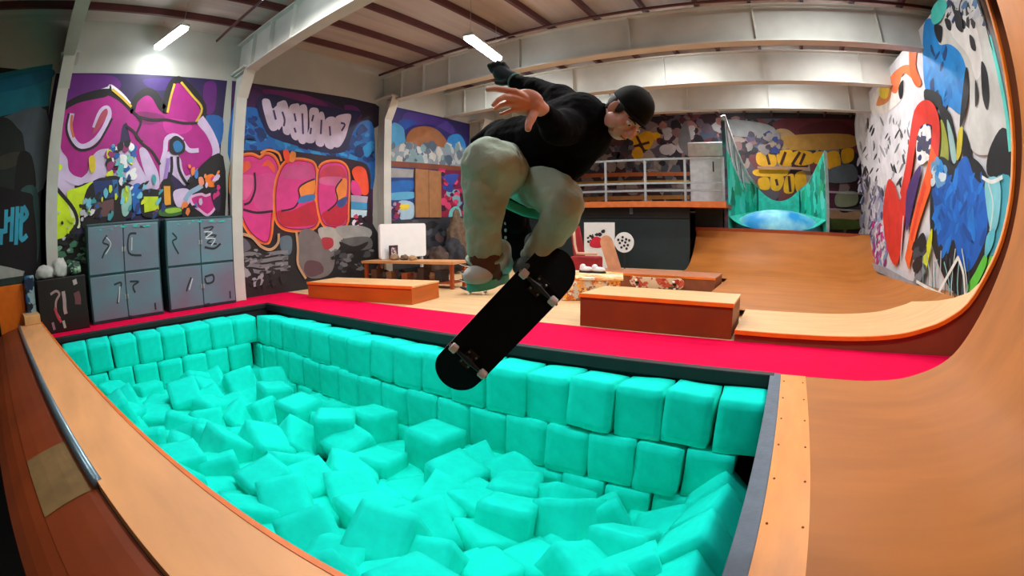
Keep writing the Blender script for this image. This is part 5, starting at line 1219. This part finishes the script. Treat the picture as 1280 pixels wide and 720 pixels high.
m.scatter((734, 292, 760, 304), [(20, 20, 24)], 14, 2.2, 1, 0, 71); m.poly((190, 24, 50), [(738, 302), (744, 296), (752, 298), (756, 306), (748, 310), (738, 308)]); m.poly((20, 20, 24), [(752, 288), (756, 287), (756, 291), (752, 291)])
m.build('print', r)
c = ony(780, 303, 12.3); rr = (ony(792, 303, 12.3) - c).length
r = empty('dotted_disc', (c.x, 12.3, c.z), 'round white disc with black dots beside the white poster', 'disc')
b = MB(); b.tube([(c.x, 12.30, c.z), (c.x, 12.34, c.z)], rr, n=32); b.build('disc', mat('disc_white', (224, 228, 230), rough=.5, var=.03), r)
MB().tube([(c.x, 12.36, c.z - rr * .5), (c.x, 12.36, .0)], .02, n=8).build('stand', M_black, r)
m = Mural(lambda a, b_: V((a, 12.30, b_)), (0, -1, 0), .004)
for i in range(11):
    t = i * 2.39996; q = rr * .68 * math.sqrt((i + .5) / 11); m.poly((20, 24, 30), [(c.x + q * math.cos(t) + .036 * math.cos(k * 1.05), c.z + q * math.sin(t) + .036 * math.sin(k * 1.05)) for k in range(6)])
m.build('dots', r)
# leaning bare deck
p0 = ony(770, 342, 9.9); p1 = ony(757, 300, 9.9)
ax = (p1 - p0).normalized(); L_ = (p1 - p0).length + .12
M = Matrix.Translation((p0 + p1) / 2 + V((0, .0, .02))) @ Matrix([(*V((ax.x, ax.z, 0)).normalized().to_tuple()[:0],)] * 0 or [[ax.x, -ax.z, 0, 0], [0, 0, -1, 0], [ax.z, ax.x, 0, 0], [0, 0, 0, 1]])
r = empty('leaning_deck', p0, 'bare tan deck leaning upright on the sticker bench', 'deck')
b = MB(); o_ = deck_pts(L_, .30); b.prism([M @ V((x_, y_, 0)) for x_, y_ in o_], (M.to_3x3() @ V((0, 0, .02)))); b.build('board', mat('tan_deck', (206, 150, 112), rough=.5), r)
for i, (px, py, lb) in enumerate(((733, 334, 'white and black sneaker on the bench behind the skateboard nose'), (748, 338, 'white sneaker right of its twin on the sticker bench'))):
    p_ = ony(px, py, 8.0); p_.z = .384
    rr_ = empty('sneaker', p_, lb, 'shoe', 'sneakers on the sticker bench')
    b = MB(); b.ell(p_ + V((0, 0, .065)), ((.14, 0, 0), (0, .055, 0), (0, 0, .05))); b.ell(p_ + V((-.07, 0, .10)), ((.06, 0, 0), (0, .045, 0), (0, 0, .06))); b.build('upper', mat('sneaker_white', (214, 216, 220)), rr_, smooth=True)
    b = MB(); b.prism([p_ + V((.15 * math.cos(t * .5236), .058 * math.sin(t * .5236), 0)) for t in range(12)], (0, 0, .03)); b.build('sole', M_black, rr_)
# ---- balcony
r = empty('balcony', (-3.7, 13.4, 1.8), 'balcony with orange timber edge above the dark green wall', 'balcony')
MB().box((-9.1, 13.42, 1.84), (-1.64, 17.4, 1.95)).build('deck_slab', M_side, r)
MB().box((-9.1, 13.38, 1.82), (-1.64, 13.42, 1.99)).build('edge_board', mat('balcony_edge', (196, 104, 44), rough=.5), r)
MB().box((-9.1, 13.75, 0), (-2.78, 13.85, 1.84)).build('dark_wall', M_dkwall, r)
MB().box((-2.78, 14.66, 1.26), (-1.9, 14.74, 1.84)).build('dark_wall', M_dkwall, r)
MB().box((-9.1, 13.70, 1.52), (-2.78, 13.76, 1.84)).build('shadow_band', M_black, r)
tag(MB().box((-4.62, 13.66, 1.62), (-4.52, 13.70, 1.82)).build('bracket_box', M_grey, None, bevel=.005), 'small grey box fixed under the balcony edge', 'fixture box')
rl = empty('steel_railing', (-4, 13.45, 1.99), 'grey steel railing along the balcony edge', 'railing')
for x_ in (-8.9, -7.7, -6.5, -5.29, -4.04, -2.83, -1.70): MB().box((x_ - .035, 13.43, 1.96), (x_ + .035, 13.47, 3.22)).build('post', M_steel, rl)
for z_ in (3.22, 2.52, 2.30): MB().box((-9.05, 13.435, z_ - .03), (-1.66, 13.465, z_ + .03)).build('rail', M_steel, rl)
fz = empty('white_chest', (-2.5, 15.6, 1.95), 'tall white cabinet with lid standing on the balcony behind the railing', 'cabinet')
MB().box((-3.05, 15.3, 1.952), (-1.95, 15.95, 3.55)).build('body', mat('chest_white', (214, 224, 228), rough=.4), fz, bevel=.03)
MB().box((-3.09, 15.26, 3.56), (-1.91, 15.98, 4.02)).build('lid', mat('chest_lid', (230, 236, 238), rough=.4), fz, bevel=.03)
MB().box((-2.28, 15.285, 3.05), (-2.24, 15.3, 3.38)).build('handle', M_black, fz)
# ---- teal roll-in on the bowl platform
M_teal = vor('teal_paint', [(30, 190, 160), (20, 160, 140), (60, 210, 190), (16, 120, 100), (90, 214, 200), (30, 200, 170), (40, 170, 120)], 5, (1, 1, .5))
M_teal2 = mat('teal_plain', (40, 196, 176), rough=.4, var=.25, scale=4)
r = empty('roll_in_ramp', (0, 15.5, 1.25), 'turquoise painted roll-in ramp with high side walls above the bowl', 'roll-in ramp')
def plate(pts, th, name, mt):
    b = MB(); b.prism(pts, th); return b.build(name, mt, r)
A0 = V((-1.72, 14.66, 1.26)); A1 = V((-.88, 17.1, 1.26)); tl = ony(905, 146, 14.66).z; te_ = ony(945, 236, 17.1).z
plate([A0, A1, V((A1.x, A1.y, te_)), V((A1.x * .65 + A0.x * .35, A1.y * .65 + A0.y * .35, te_ + .3)), V((A0.x, A0.y, tl))], (-.10, 0, 0), 'side_wall', M_teal)
B0 = V((1.40, 14.66, 1.26)); B1_ = V((.62, 17.1, 1.26)); tr_ = ony(1030, 190, 14.66).z
plate([B0, B1_, V((B1_.x, B1_.y, te_ - .05)), V((B1_.x * .6 + B0.x * .4, B1_.y * .6 + B0.y * .4, te_ + .15)), V((B0.x, B0.y, tr_))], (.10, 0, 0), 'side_wall', M_teal)
b = MB(); 
for (p_, q_) in ((V((A0.x - .05, A0.y, tl + .03)), V((A1.x * .65 + A0.x * .35 - .05, A1.y * .65 + A0.y * .35, te_ + .33))),): b.tube([p_, p_ * .5 + q_ * .5 - V((0, 0, .22)), q_, V((A1.x - .05, A1.y, te_ + .05))], .09, n=8)
b.build('white_coping', mat('white_pipe', (206, 210, 212), rough=.4), r, smooth=True)
mr = Mural(lambda a_, b_: V((A0.x + (A1.x - A0.x) * a_, A0.y + (A1.y - A0.y) * a_, b_)), (A1 - A0).cross(V((0, 0, 1))), .004)
mr.poly((186, 192, 200), [(0, tl - .06), (0, tl - 1.0), (.18, tl - 1.5), (.36, tl - 1.9), (.62, te_ + .1), (.72, te_ + .1), (.36, te_ + .85)], False)
for q_ in range(9): mr.stroke(((70, 80, 90), (220, 224, 226), (120, 180, 170))[q_ % 3], .06, [(.03 + q_ * .06, tl - .3 - q_ * .17), (.05 + q_ * .06, tl - .75 - q_ * .17), (.10 + q_ * .06, tl - 1.25 - q_ * .12)])
mr.build('brushwork', r)
b = MB(); b.tube([V((B0.x + .05, B0.y, tr_ + .02)), V((B1_.x * .6 + B0.x * .4 + .05, B1_.y * .6 + B0.y * .4, te_ + .17)), V((B1_.x + .05, B1_.y, te_))], .04, n=8); b.build('right_coping', mat('teal_pipe', (120, 180, 170)), r, smooth=True)
MB().box((A0.x - .12, 14.6, 1.26), (A0.x, 14.68, tl - .15)).build('side_post', vor('purple_teal', [(60, 50, 70), (30, 120, 110), (90, 70, 90), (40, 90, 100)], 6), r)
MB().box((B0.x, 14.6, 1.26), (B0.x + .10, 14.68, tr_)).build('side_post', mat('grey_post', (130, 150, 150)), r)
# curved back: a U section hanging between the side walls
b = MB(); n_ = 14
for k, Y in enumerate((16.9, 17.15)):
    for i in range(n_ + 1):
        t = i / n_; xx = A1.x + (B1_.x - A1.x) * t; sag = (2 * t - 1) ** 2; b.v.append(V((xx, Y, te_ - .42 + .42 * sag)))
    for i in range(n_ + 1): t = i / n_; b.v.append(V((A1.x + (B1_.x - A1.x) * t, Y, 1.26)))
w_ = n_ + 1
for i in range(n_):
    b.f += [[i, i + 1, w_ + i + 1, w_ + i], [2 * w_ + i, 2 * w_ + i + 1, 3 * w_ + i + 1, 3 * w_ + i], [i, i + 1, 2 * w_ + i + 1, 2 * w_ + i]]; b.mi += [0] * 3
b.mats = [M_teal2]; b.build('curved_back', None, r)
# sloped bed and blue mound
b = MB(); g = 16
for j in range(g + 1):
    v_ = j / g; L0 = A0 * (1 - v_) + A1 * v_; R0 = B0 * (1 - v_) + B1_ * v_
    for i in range(g + 1):
        u_ = i / g; p_ = L0 * (1 - u_) + R0 * u_; b.v.append(V((p_.x, p_.y, 1.27 + .30 * v_ + .35 * (2 * u_ - 1) ** 4)))
b.f = [[j * (g + 1) + i, j * (g + 1) + i + 1, (j + 1) * (g + 1) + i + 1, (j + 1) * (g + 1) + i] for j in range(g) for i in range(g)]; b.mi = [0] * len(b.f); b.mats = [M_teal2]; b.build('sloped_bed', None, r, smooth=True)
b = MB(); b.ell((-.15, 15.3, 1.25), ((1.50, 0, 0), (0, .75, 0), (0, 0, .64)), None, 40, 20)
b.build('blue_mound', mat('blue_mound_paint', (30, 150, 220), rough=.5, c2=(150, 232, 236), scale=1.6), r, smooth=True)
for z_, lb in ((2.62, 'upper'), (2.05, 'lower')):
    o = MB().box((1.55, 16.6, z_ - .03), (3.4, 16.66, z_ + .03)).build('steel_rail', M_steel); tag(o, lb + ' grey steel rail beyond the roll-in ramp on the right', 'rail')
o = MB().box((-.9, 17.3, 3.42), (1.0, 17.36, 3.50)).build('timber_rail', mat('pinkish_timber', (190, 140, 110))); tag(o, 'timber rail across the yellow letters behind the roll-in', 'rail')
# ================================================================ SKATEBOARDER
M_skin = mat('skin', (222, 156, 134), rough=.5, var=.05, scale=20, bump=.05, bscale=300)
_b = M_skin.node_tree.nodes['Principled BSDF']; _b.inputs['Subsurface Weight'].default_value = .15; _b.inputs['Subsurface Radius'].default_value = (.02, .008, .004)
M_shirt = mat('black_shirt', (7, 8, 9), rough=.95, var=.12, scale=6, bump=.2, bscale=26, spec=.12)
M_pant = mat('sage_trousers', (168, 184, 166), rough=.85, var=.12, scale=7, bump=.35, bscale=22)
M_cap = mat('black_cap', (6, 8, 9), rough=.8, var=.1, spec=.25, bump=.1, bscale=120)
M_hair = mat('dark_hair', (34, 24, 20), rough=.6)
M_glove = mat('dark_glove', (20, 32, 38), rough=.7)
M_sock = mat('brown_sock', (92, 54, 34), rough=.85, bump=.3, bscale=60)
def remesh(o, vox, sm=6, disp=None, lvl=0):
    r = o.modifiers.new('remesh', 'REMESH'); r.mode = 'VOXEL'; r.voxel_size = vox; r.use_smooth_shade = True
    s = o.modifiers.new('smooth', 'SMOOTH'); s.iterations = sm; s.factor = .5
    if disp:
        for (st, sc_, seed) in disp:
            t = bpy.data.textures.new('folds', 'CLOUDS'); t.noise_scale = sc_; t.noise_depth = 1
            d = o.modifiers.new('folds', 'DISPLACE'); d.texture = t; d.strength = st; d.mid_level = .5; d.texture_coords = 'LOCAL'
    return o
def caps(name, chain, mt, vox, sm=6, disp=None, extra=None, parent=None):
    b = MB()
    for (a, b_) in chain: b.cap(a[0], a[1], b_[0], b_[1], n=20, k=7)
    if extra: extra(b)
    o = b.build(name, mt, parent, smooth=True); return remesh(o, vox, sm, disp)
P = bp
pelvis = P(640, 212, 2.33)
person = empty('person', pelvis, 'skateboarder in black top, black cap and sage trousers crouched in mid air over the pit', 'person')
# --- joints
neck = P(742, 149, 2.12); chest = P(722, 160, 2.14); belly = P(676, 182, 2.24)
knee1 = P(612, 207, 1.95); ank1 = P(606, 322, 2.07)
knee2 = P(706, 258, 1.98); ank2 = P(664, 326, 2.13)
hip1 = P(636, 214, 2.31); hip2 = P(668, 226, 2.27)
sh1 = P(716, 158, 2.05); el1 = P(694, 160, 1.90); wr1 = P(677, 137, 1.80)
sh2 = P(700, 128, 2.26); el2 = P(668, 112, 2.38); wr2 = P(645, 102, 2.47)
# --- head frame
r_, u_, k_ = img_frame(780, 142)
U = (r_ * .74 + u_ * .58 + k_ * .22).normalized()
Fw = (r_ * .40 - u_ * .58 + k_ * .72); Fw = (Fw - U * Fw.dot(U)).normalized(); S = U.cross(Fw).normalized()
HC = P(783, 143, 2.06)
hp = lambda f, s, u: HC + Fw * f + S * s + U * u
def E3(b, f, s, u, rf, rs, ru, tilt=0):
    b.ell(hp(f, s, u), (Fw * rf, S * rs, U * ru), None, 24, 14)
# --- body: one continuous surface (head, neck, torso, arms, bare hand, legs)
b = MB()
E3(b, -.012, 0, .035, .096, .076, .092); E3(b, .022, 0, -.022, .070, .064, .080); E3(b, .040, 0, -.072, .044, .046, .034)   # skull, face, chin
E3(b, .046, 0, -.052, .046, .052, .042)
E3(b, .076, 0, .022, .018, .048, .012)                                                     # brow
for s in (-1, 1):
    E3(b, .052, s * .040, -.026, .030, .024, .026); E3(b, .020, s * .056, -.055, .040, .014, .034)     # cheek, jaw
    b.ell(hp(-.004, s * .079, -.008), ((Fw * .9 - S * s * .4).normalized() * .019, S * s * .008, U * .032), None, 16, 10)   # ear
    E3(b, .092, s * .012, -.036, .012, .010, .009)
b.cap(hp(.088, 0, .008), .009, hp(.113, 0, -.030), .013, n=14)
E3(b, .086, 0, -.056, .014, .022, .007); E3(b, .084, 0, -.067, .013, .019, .008)              # lips
b.cap(hp(-.025, 0, -.05), .050, neck, .052); b.cap(neck, .052, chest, .09)
b.cap(chest, .13, belly, .125); b.cap(belly, .125, pelvis, .125); b.cap(chest, .11, sh1, .07); b.cap(chest, .11, sh2, .07)
b.cap(sh1, .058, el1, .045); b.cap(el1, .044, wr1, .027); b.cap(sh2, .058, el2, .045); b.cap(el2, .044, wr2, .028)
b.cap(pelvis, .12, hip1, .10); b.cap(pelvis, .12, hip2, .10); b.cap(hip1, .09, knee1, .062); b.cap(hip2, .09, knee2, .062)
b.cap(knee1, .060, ank1, .040); b.cap(knee2, .060, ank2, .040)
# reaching hand: palm, four fingers, thumb
def hand_parts(b):
    pc = [P(668, 131, 1.765), P(652, 125, 1.735)]
    b.cap(wr1, .030, pc[0], .036)
    hr, hu, hk = img_frame(656, 127); b.ell(P(658, 128, 1.755), (hr * .062 - hu * .01, hu * .050 + hr * .012, hk * .026), None, 24, 14)
    kn = [P(644, 115, 1.720), P(641, 122, 1.712), P(642, 130, 1.715), P(647, 137, 1.725)]
    for k, rr in zip(kn, (.0125, .0125, .012, .0115)): b.cap(pc[0], .024, k, rr * 1.15, n=14)
    b.cap(kn[0], .013, kn[3], .012, n=14)
    fingers = [
        [kn[0], P(630, 112.5, 1.71), P(618, 111, 1.71), P(609.5, 112, 1.715)],
        [kn[1], P(631, 121, 1.690), P(623, 125, 1.675), P(617, 131, 1.67)],
        [kn[2], P(632, 130, 1.700), P(625, 132, 1.695), P(619, 136.5, 1.69)],
        [kn[3], P(638, 139, 1.71), P(632, 141, 1.705), P(627, 143, 1.70)]]
    for f, (r0, r1) in zip(fingers, ((.0132, .0098), (.0118, .0088), (.0112, .0085), (.0104, .0078))):
        for i in range(3):
            a = r0 + (r1 - r0) * i / 3; c = r0 + (r1 - r0) * (i + 1) / 3; b.cap(f[i], a, f[i + 1], c, n=12, k=5)
    th = [P(667, 138, 1.755), P(664, 148, 1.73), P(661, 155, 1.715), P(660, 161, 1.705)]
    for i, (a, c) in enumerate(((.022, .018), (.018, .0145), (.0145, .012))): b.cap(th[i], a, th[i + 1], c, n=12, k=5)
    return fingers, th
fing, thm = hand_parts(b)
body = b.build('body', M_skin, person, smooth=True); remesh(body, .0034, 3)
# face details
for s in (-1, 1):
    e = MB(); e.ell(hp(.0800, s * .031, .002), (Fw * .0125, S * .0145, U * .0085), None, 16, 10); eo = e.build('eye', mat('eye_white', (226, 222, 218), rough=.2, var=.01), person, smooth=True)
    e = MB(); e.ell(hp(.0885, s * .031, .000), (Fw * .005, S * .0062, U * .0062), None, 14, 8); e.build('iris', mat('iris_dark', (30, 20, 16), rough=.1), eo, smooth=True)
    e = MB(); e.cap(hp(.090, s * .014, .020), .0040, hp(.088, s * .032, .025), .0045, n=8, k=3); e.cap(hp(.088, s * .032, .025), .0045, hp(.074, s * .050, .019), .0028, n=8, k=3); e.build('eyebrow', M_hair, person, smooth=True)
e = MB(); e.cap(hp(.094, -.016, -.0600), .0030, hp(.099, 0, -.0605), .0036, n=8, k=3); e.cap(hp(.099, 0, -.0605), .0036, hp(.094, .016, -.0600), .0030, n=8, k=3); e.build('mouth', mat('lips', (150, 66, 66), rough=.4), person, smooth=True)
for f in fing + [thm]:
    d = (f[-1] - f[-2]).normalized(); n_ = (img_frame(640, 125)[1] + k_ * .2); n_ = (n_ - d * n_.dot(d)).normalized(); q = d.cross(n_)
    e = MB(); e.ell(f[-1] + n_ * .0052 + d * .002, (d * .0062, q * .0046, n_ * .0022), None, 10, 6); e.build('fingernail', mat('nail', (236, 186, 170), rough=.25), person, smooth=True)
# hair under the cap and at the nape
b = MB(); E3(b, -.038, 0, .004, .078, .078, .070); E3(b, -.060, 0, -.035, .040, .058, .045)
for s in (-1, 1): E3(b, .012, s * .068, .022, .026, .012, .040)
remesh(b.build('hair', M_hair, person, smooth=True), .004, 3)
# cap: crown + brim + button
b = MB(); n1, n2 = 40, 14; vs = []
for j in range(n2 + 1):
    t = (math.pi / 2) * j / n2
    for i in range(n1):
        a = 2 * math.pi * i / n1; rr = math.cos(t) ** .8
        vs.append(hp(-.016 + .106 * rr * math.cos(a), .086 * rr * math.sin(a), .042 - .030 * (1 - math.cos(a)) / 2 * (1 - j / n2) + .095 * math.sin(t)))
b.add(vs, [(j * n1 + i, j * n1 + (i + 1) % n1, (j + 1) * n1 + (i + 1) % n1, (j + 1) * n1 + i) for j in range(n2) for i in range(n1)])
cap = b.build('cap', M_cap, person, smooth=True); so = cap.modifiers.new('thick', 'SOLIDIFY'); so.thickness = .005
b = MB(); vs = []; nb = 18
for k in range(2):
    for j in range(5):
        for i in range(nb + 1):
            a = math.radians(-66 + 132 * i / nb); ex = j / 4
            f0 = -.016 + .102 * math.cos(a); s0 = .084 * math.sin(a)
            vs.append(hp(f0 + .030 * ex * math.cos(a * .8), s0 + .004 * ex * math.sin(a), .046 - .008 * ex * ex - .012 * (s0 / .088) ** 2 - .004 * k))
w_ = nb + 1
fs = [(j * w_ + i, j * w_ + i + 1, (j + 1) * w_ + i + 1, (j + 1) * w_ + i) for j in range(4) for i in range(nb)]
fs += [tuple(5 * w_ + q for q in f[::-1]) for f in fs]
per = [i for i in range(w_)] + [j * w_ + nb for j in range(1, 5)] + [4 * w_ + i for i in range(nb - 1, -1, -1)] + [j * w_ for j in range(3, 0, -1)]
fs += [(per[k], per[(k + 1) % len(per)], 5 * w_ + per[(k + 1) % len(per)], 5 * w_ + per[k]) for k in range(len(per))]
b.add(vs, fs); b.build('brim', M_cap, cap, smooth=True)
b = MB(); b.ell(hp(-.016, 0, .134), (Fw * .008, S * .008, U * .005)); b.build('button', M_cap, cap, smooth=True)
# shirt
hem = [P(596, 184, 2.42), P(628, 168, 2.40)]
def sx(b):
    b.cap(P(596, 178, 2.42), .035, P(626, 166, 2.38), .075)
nk = neck * .55 + hp(-.035, .0, -.06) * .45
chain = [((chest, .12), (neck, .072)), ((neck, .072), (nk, .062)), ((chest, .165), (belly, .165)), ((belly, .165), (P(640, 186, 2.34), .150)), ((P(640, 182, 2.36), .140), (P(612, 184, 2.42), .085)),
         ((P(746, 158, 2.13), .085), (chest, .15)), ((P(745, 168, 2.10), .075), (P(712, 204, 2.14), .085)), ((P(700, 200, 2.14), .085), (P(690, 215, 2.16), .060)),
         ((chest, .14), (sh1, .092)), ((sh1, .085), (el1, .068)), ((el1, .066), (P(682, 143, 1.825), .044)),
         ((chest, .13), (sh2, .090)), ((sh2, .082), (el2, .062)), ((el2, .060), (P(648, 104, 2.46), .044))]
caps('shirt', chain, M_shirt, .0075, 8, [(.014, .12, 1), (.005, .03, 2)], sx, person)
# collar ring
b = MB(); ax = (hp(-.01, 0, -.05) - neck).normalized(); cc = neck * .50 + hp(-.035, 0, -.06) * .50; a1 = ax.cross(V((0, 0, 1))).normalized(); a2 = ax.cross(a1)
b.tube([cc + (a1 * math.cos(t) + a2 * math.sin(t)) * .060 for t in [2 * math.pi * i / 24 for i in range(25)]], .009, n=8); b.build('collar', M_shirt, person, smooth=True)
# gloved back hand
b = MB(); g0 = P(640, 99, 2.49); g1 = P(626, 92, 2.52)
b.cap(wr2, .036, g0, .042); b.cap(g0, .042, g1, .042)
for (x, y) in ((612, 82), (617, 80), (623, 79), (629, 80)): b.cap(g1, .030, P(x + 4, y + 6, 2.54), .017, n=12); b.cap(P(x + 4, y + 6, 2.54), .017, P(x, y, 2.53), .014, n=12)
b.cap(g0, .026, P(628, 104, 2.46), .016, n=12); b.cap(P(628, 104, 2.46), .016, P(621, 103, 2.46), .013, n=12)
remesh(b.build('glove', M_glove, person, smooth=True), .0045, 3)
b = MB(); d_ = (g0 - wr2).normalized(); a1 = d_.cross(V((0, 0, 1))).normalized(); a2 = d_.cross(a1)
b.tube([wr2 + d_ * .012 + (a1 * math.cos(t) + a2 * math.sin(t)) * .040 for t in [2 * math.pi * i / 20 for i in range(21)]], .006, n=6); o = b.build('wristband', mat('teal_band', (90, 150, 140), rough=.7), person, smooth=True)
# trousers
hk1 = (hip1 + knee1) / 2
chain = [((P(640, 206, 2.34), .135), (hip2, .125)), ((hip1, .128), (knee1, .115)), ((hip2, .122), (P(700, 248, 2.03), .100)), ((P(700, 248, 2.03), .100), (knee2, .084)),
         ((knee1, .112), (P(603, 255, 1.97), .088)), ((P(603, 255, 1.97), .088), (P(603, 285, 2.0), .080)), ((P(603, 285, 2.0), .080), (P(605, 312, 2.045), .078)),
         ((knee2, .082), (P(692, 285, 2.03), .074)), ((P(692, 285, 2.03), .074), (P(672, 318, 2.10), .062))]
tr_o = caps('trousers', chain, M_pant, .0075, 7, [(.026, .15, 1), (.010, .06, 3)], None, person)
t = bpy.data.textures.new('creases', 'MARBLE'); t.noise_scale = .10; t.turbulence = 7; t.marble_type = 'SHARP'
d = tr_o.modifiers.new('creases', 'DISPLACE'); d.texture = t; d.strength = .012; d.mid_level = .5; d.texture_coords = 'LOCAL'
s_ = tr_o.modifiers.new('soften', 'SMOOTH'); s_.iterations = 2
for (p_, q_, rr) in ((P(605, 312, 2.045), P(606, 322, 2.06), .076), (P(672, 318, 2.10), P(668, 324, 2.115), .060)):
    d_ = (q_ - p_).normalized(); a1 = d_.cross(V((1, 0, 0))).normalized(); a2 = d_.cross(a1)
    b = MB(); b.tube([q_ + (a1 * math.cos(t) + a2 * math.sin(t)) * rr for t in [2 * math.pi * i / 24 for i in range(25)]], .010, n=8); remesh(b.build('trouser_cuff', M_pant, person, smooth=True), .004, 2)
# shirt tail hanging between the legs; added turquoise strip stands for foam bounce under the thighs
b = MB(); c = P(643, 292, 2.36); r2, u2, k2 = img_frame(643, 292)
b.ell(c, (r2 * .088, u2 * .140, k2 * .030), None, 24, 16); b.cap(P(640, 240, 2.34), .08, P(643, 280, 2.36), .06)
o = remesh(b.build('shirt_tail', M_shirt, person, smooth=True), .006, 4, [(.012, .05, 1)])
for i, y_ in enumerate((279, 288, 297)):
    b = MB(); b.ell(P(632, y_, 2.318), (r2 * .007, u2 * .009, k2 * .004), None, 10, 8); b.build('snap_button', M_steel, person, smooth=True)
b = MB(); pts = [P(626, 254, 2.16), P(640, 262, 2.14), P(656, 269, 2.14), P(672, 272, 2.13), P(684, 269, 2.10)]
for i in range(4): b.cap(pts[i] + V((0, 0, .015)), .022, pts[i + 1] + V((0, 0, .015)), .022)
remesh(b.build('bounce_light_strip', mat('turquoise_bounce', (60, 190, 160), rough=.85, bump=.3, bscale=40), person, smooth=True), .005, 4)
# socks and shoes
b = MB(); b.cap(P(605, 314, 2.04), .068, P(606, 332, 2.04), .064); b.cap(P(606, 332, 2.04), .064, P(614, 342, 2.08), .05); remesh(b.build('sock', M_sock, person, smooth=True), .005, 3, [(.008, .03, 1)])
b = MB(); b.cap(P(670, 318, 2.10), .045, P(662, 334, 2.13), .045); remesh(b.build('sock', M_shirt, person, smooth=True), .005, 3)
def shoe(toe, heel, up, col, sole, k=1.25):
    d = (toe - heel); L = d.length; d.normalize(); up = (up - d * up.dot(d)).normalized(); s = d.cross(up)
    def q(x, y, z): return heel + d * x * L + s * y * k + up * z * k
    
    b = MB(); b.ell(q(.16, 0, .045), (d * .055 * k, s * .036 * k, up * .045 * k)); b.cap(q(.2, 0, .05), .040 * k, q(.62, 0, .030), .036 * k); b.ell(q(.80, 0, .028), (d * .075, s * .047 * k, up * .036 * k)); b.cap(q(.14, 0, .05), .036 * k, q(.16, 0, .10), .036 * k); b.cap(q(.30, 0, .055), .034 * k, q(.2, 0, .095), .034 * k)
    so_ = remesh(b.build('shoe', col, person, smooth=True), .0045, 4)
    b = MB(); pts = []
    for i in range(28):
        t = 2 * math.pi * i / 28; x = .5 + .53 * math.cos(t); w_ = (.040 + .012 * math.cos(t)) * math.sin(t) * (1 - .18 * math.exp(-((x - .42) / .15) ** 2)); pts.append(q(x, w_, -.020))
    b.prism(pts, up * .038); b.build('sole', sole, so_, bevel=.006, seg=3)
    b = MB()
    for i in range(4): x = .40 + .08 * i; b.tube([q(x, -.026, .060 - .006 * i), q(x + .01, 0, .074 - .008 * i), q(x, .026, .060 - .006 * i)], .0032, n=6)
    b.build('lace', mat('lace_white', (232, 232, 226)), so_)
    return so_
M_shoe = mat('pale_grey_shoe', (206, 208, 204), rough=.6, var=.08); M_sole = mat('turquoise_sole', (70, 206, 186), rough=.5)
shoe(P(588, 357, 1.98), P(634, 344, 2.18), img_frame(612, 350)[1] + img_frame(612, 350)[0] * .15, M_shoe, M_sole)
shoe(P(655, 345, 2.03), P(676, 334, 2.24), img_frame(660, 340)[1] - img_frame(660, 340)[0] * .1, mat('dark_shoe', (70, 78, 80), rough=.7), M_sole)
# ---------------------------------------------------------------- the skateboard under the feet
N_ = P(711, 318, 2.00); T_ = P(552, 484, 2.14); mid = (N_ + T_) / 2; X_ = (N_ - T_).normalized()
vd = (mid - CAM).normalized(); Z_ = (vd - X_ * vd.dot(X_)).normalized()
r3, u3, k3 = img_frame(632, 400)
Z_ = (Z_ + (-r3 + u3).normalized() * .10); Z_ = (Z_ - X_ * Z_.dot(X_)).normalized(); Y_ = Z_.cross(X_)
M = Matrix(((X_.x, Y_.x, Z_.x, mid.x), (X_.y, Y_.y, Z_.y, mid.y), (X_.z, Y_.z, Z_.z, mid.z), (0, 0, 0, 1)))
sb = board('skateboard', M, 'black bottomed skateboard tilted in mid air under the skateboarder', mat('black_deck_paint', (5, 9, 12), rough=.75, var=.08, spec=.12), M_black, L=(N_ - T_).length, W_=.215, edge=(226, 190, 180), wheelc=(206, 190, 184), wr=.020, br=.0052)
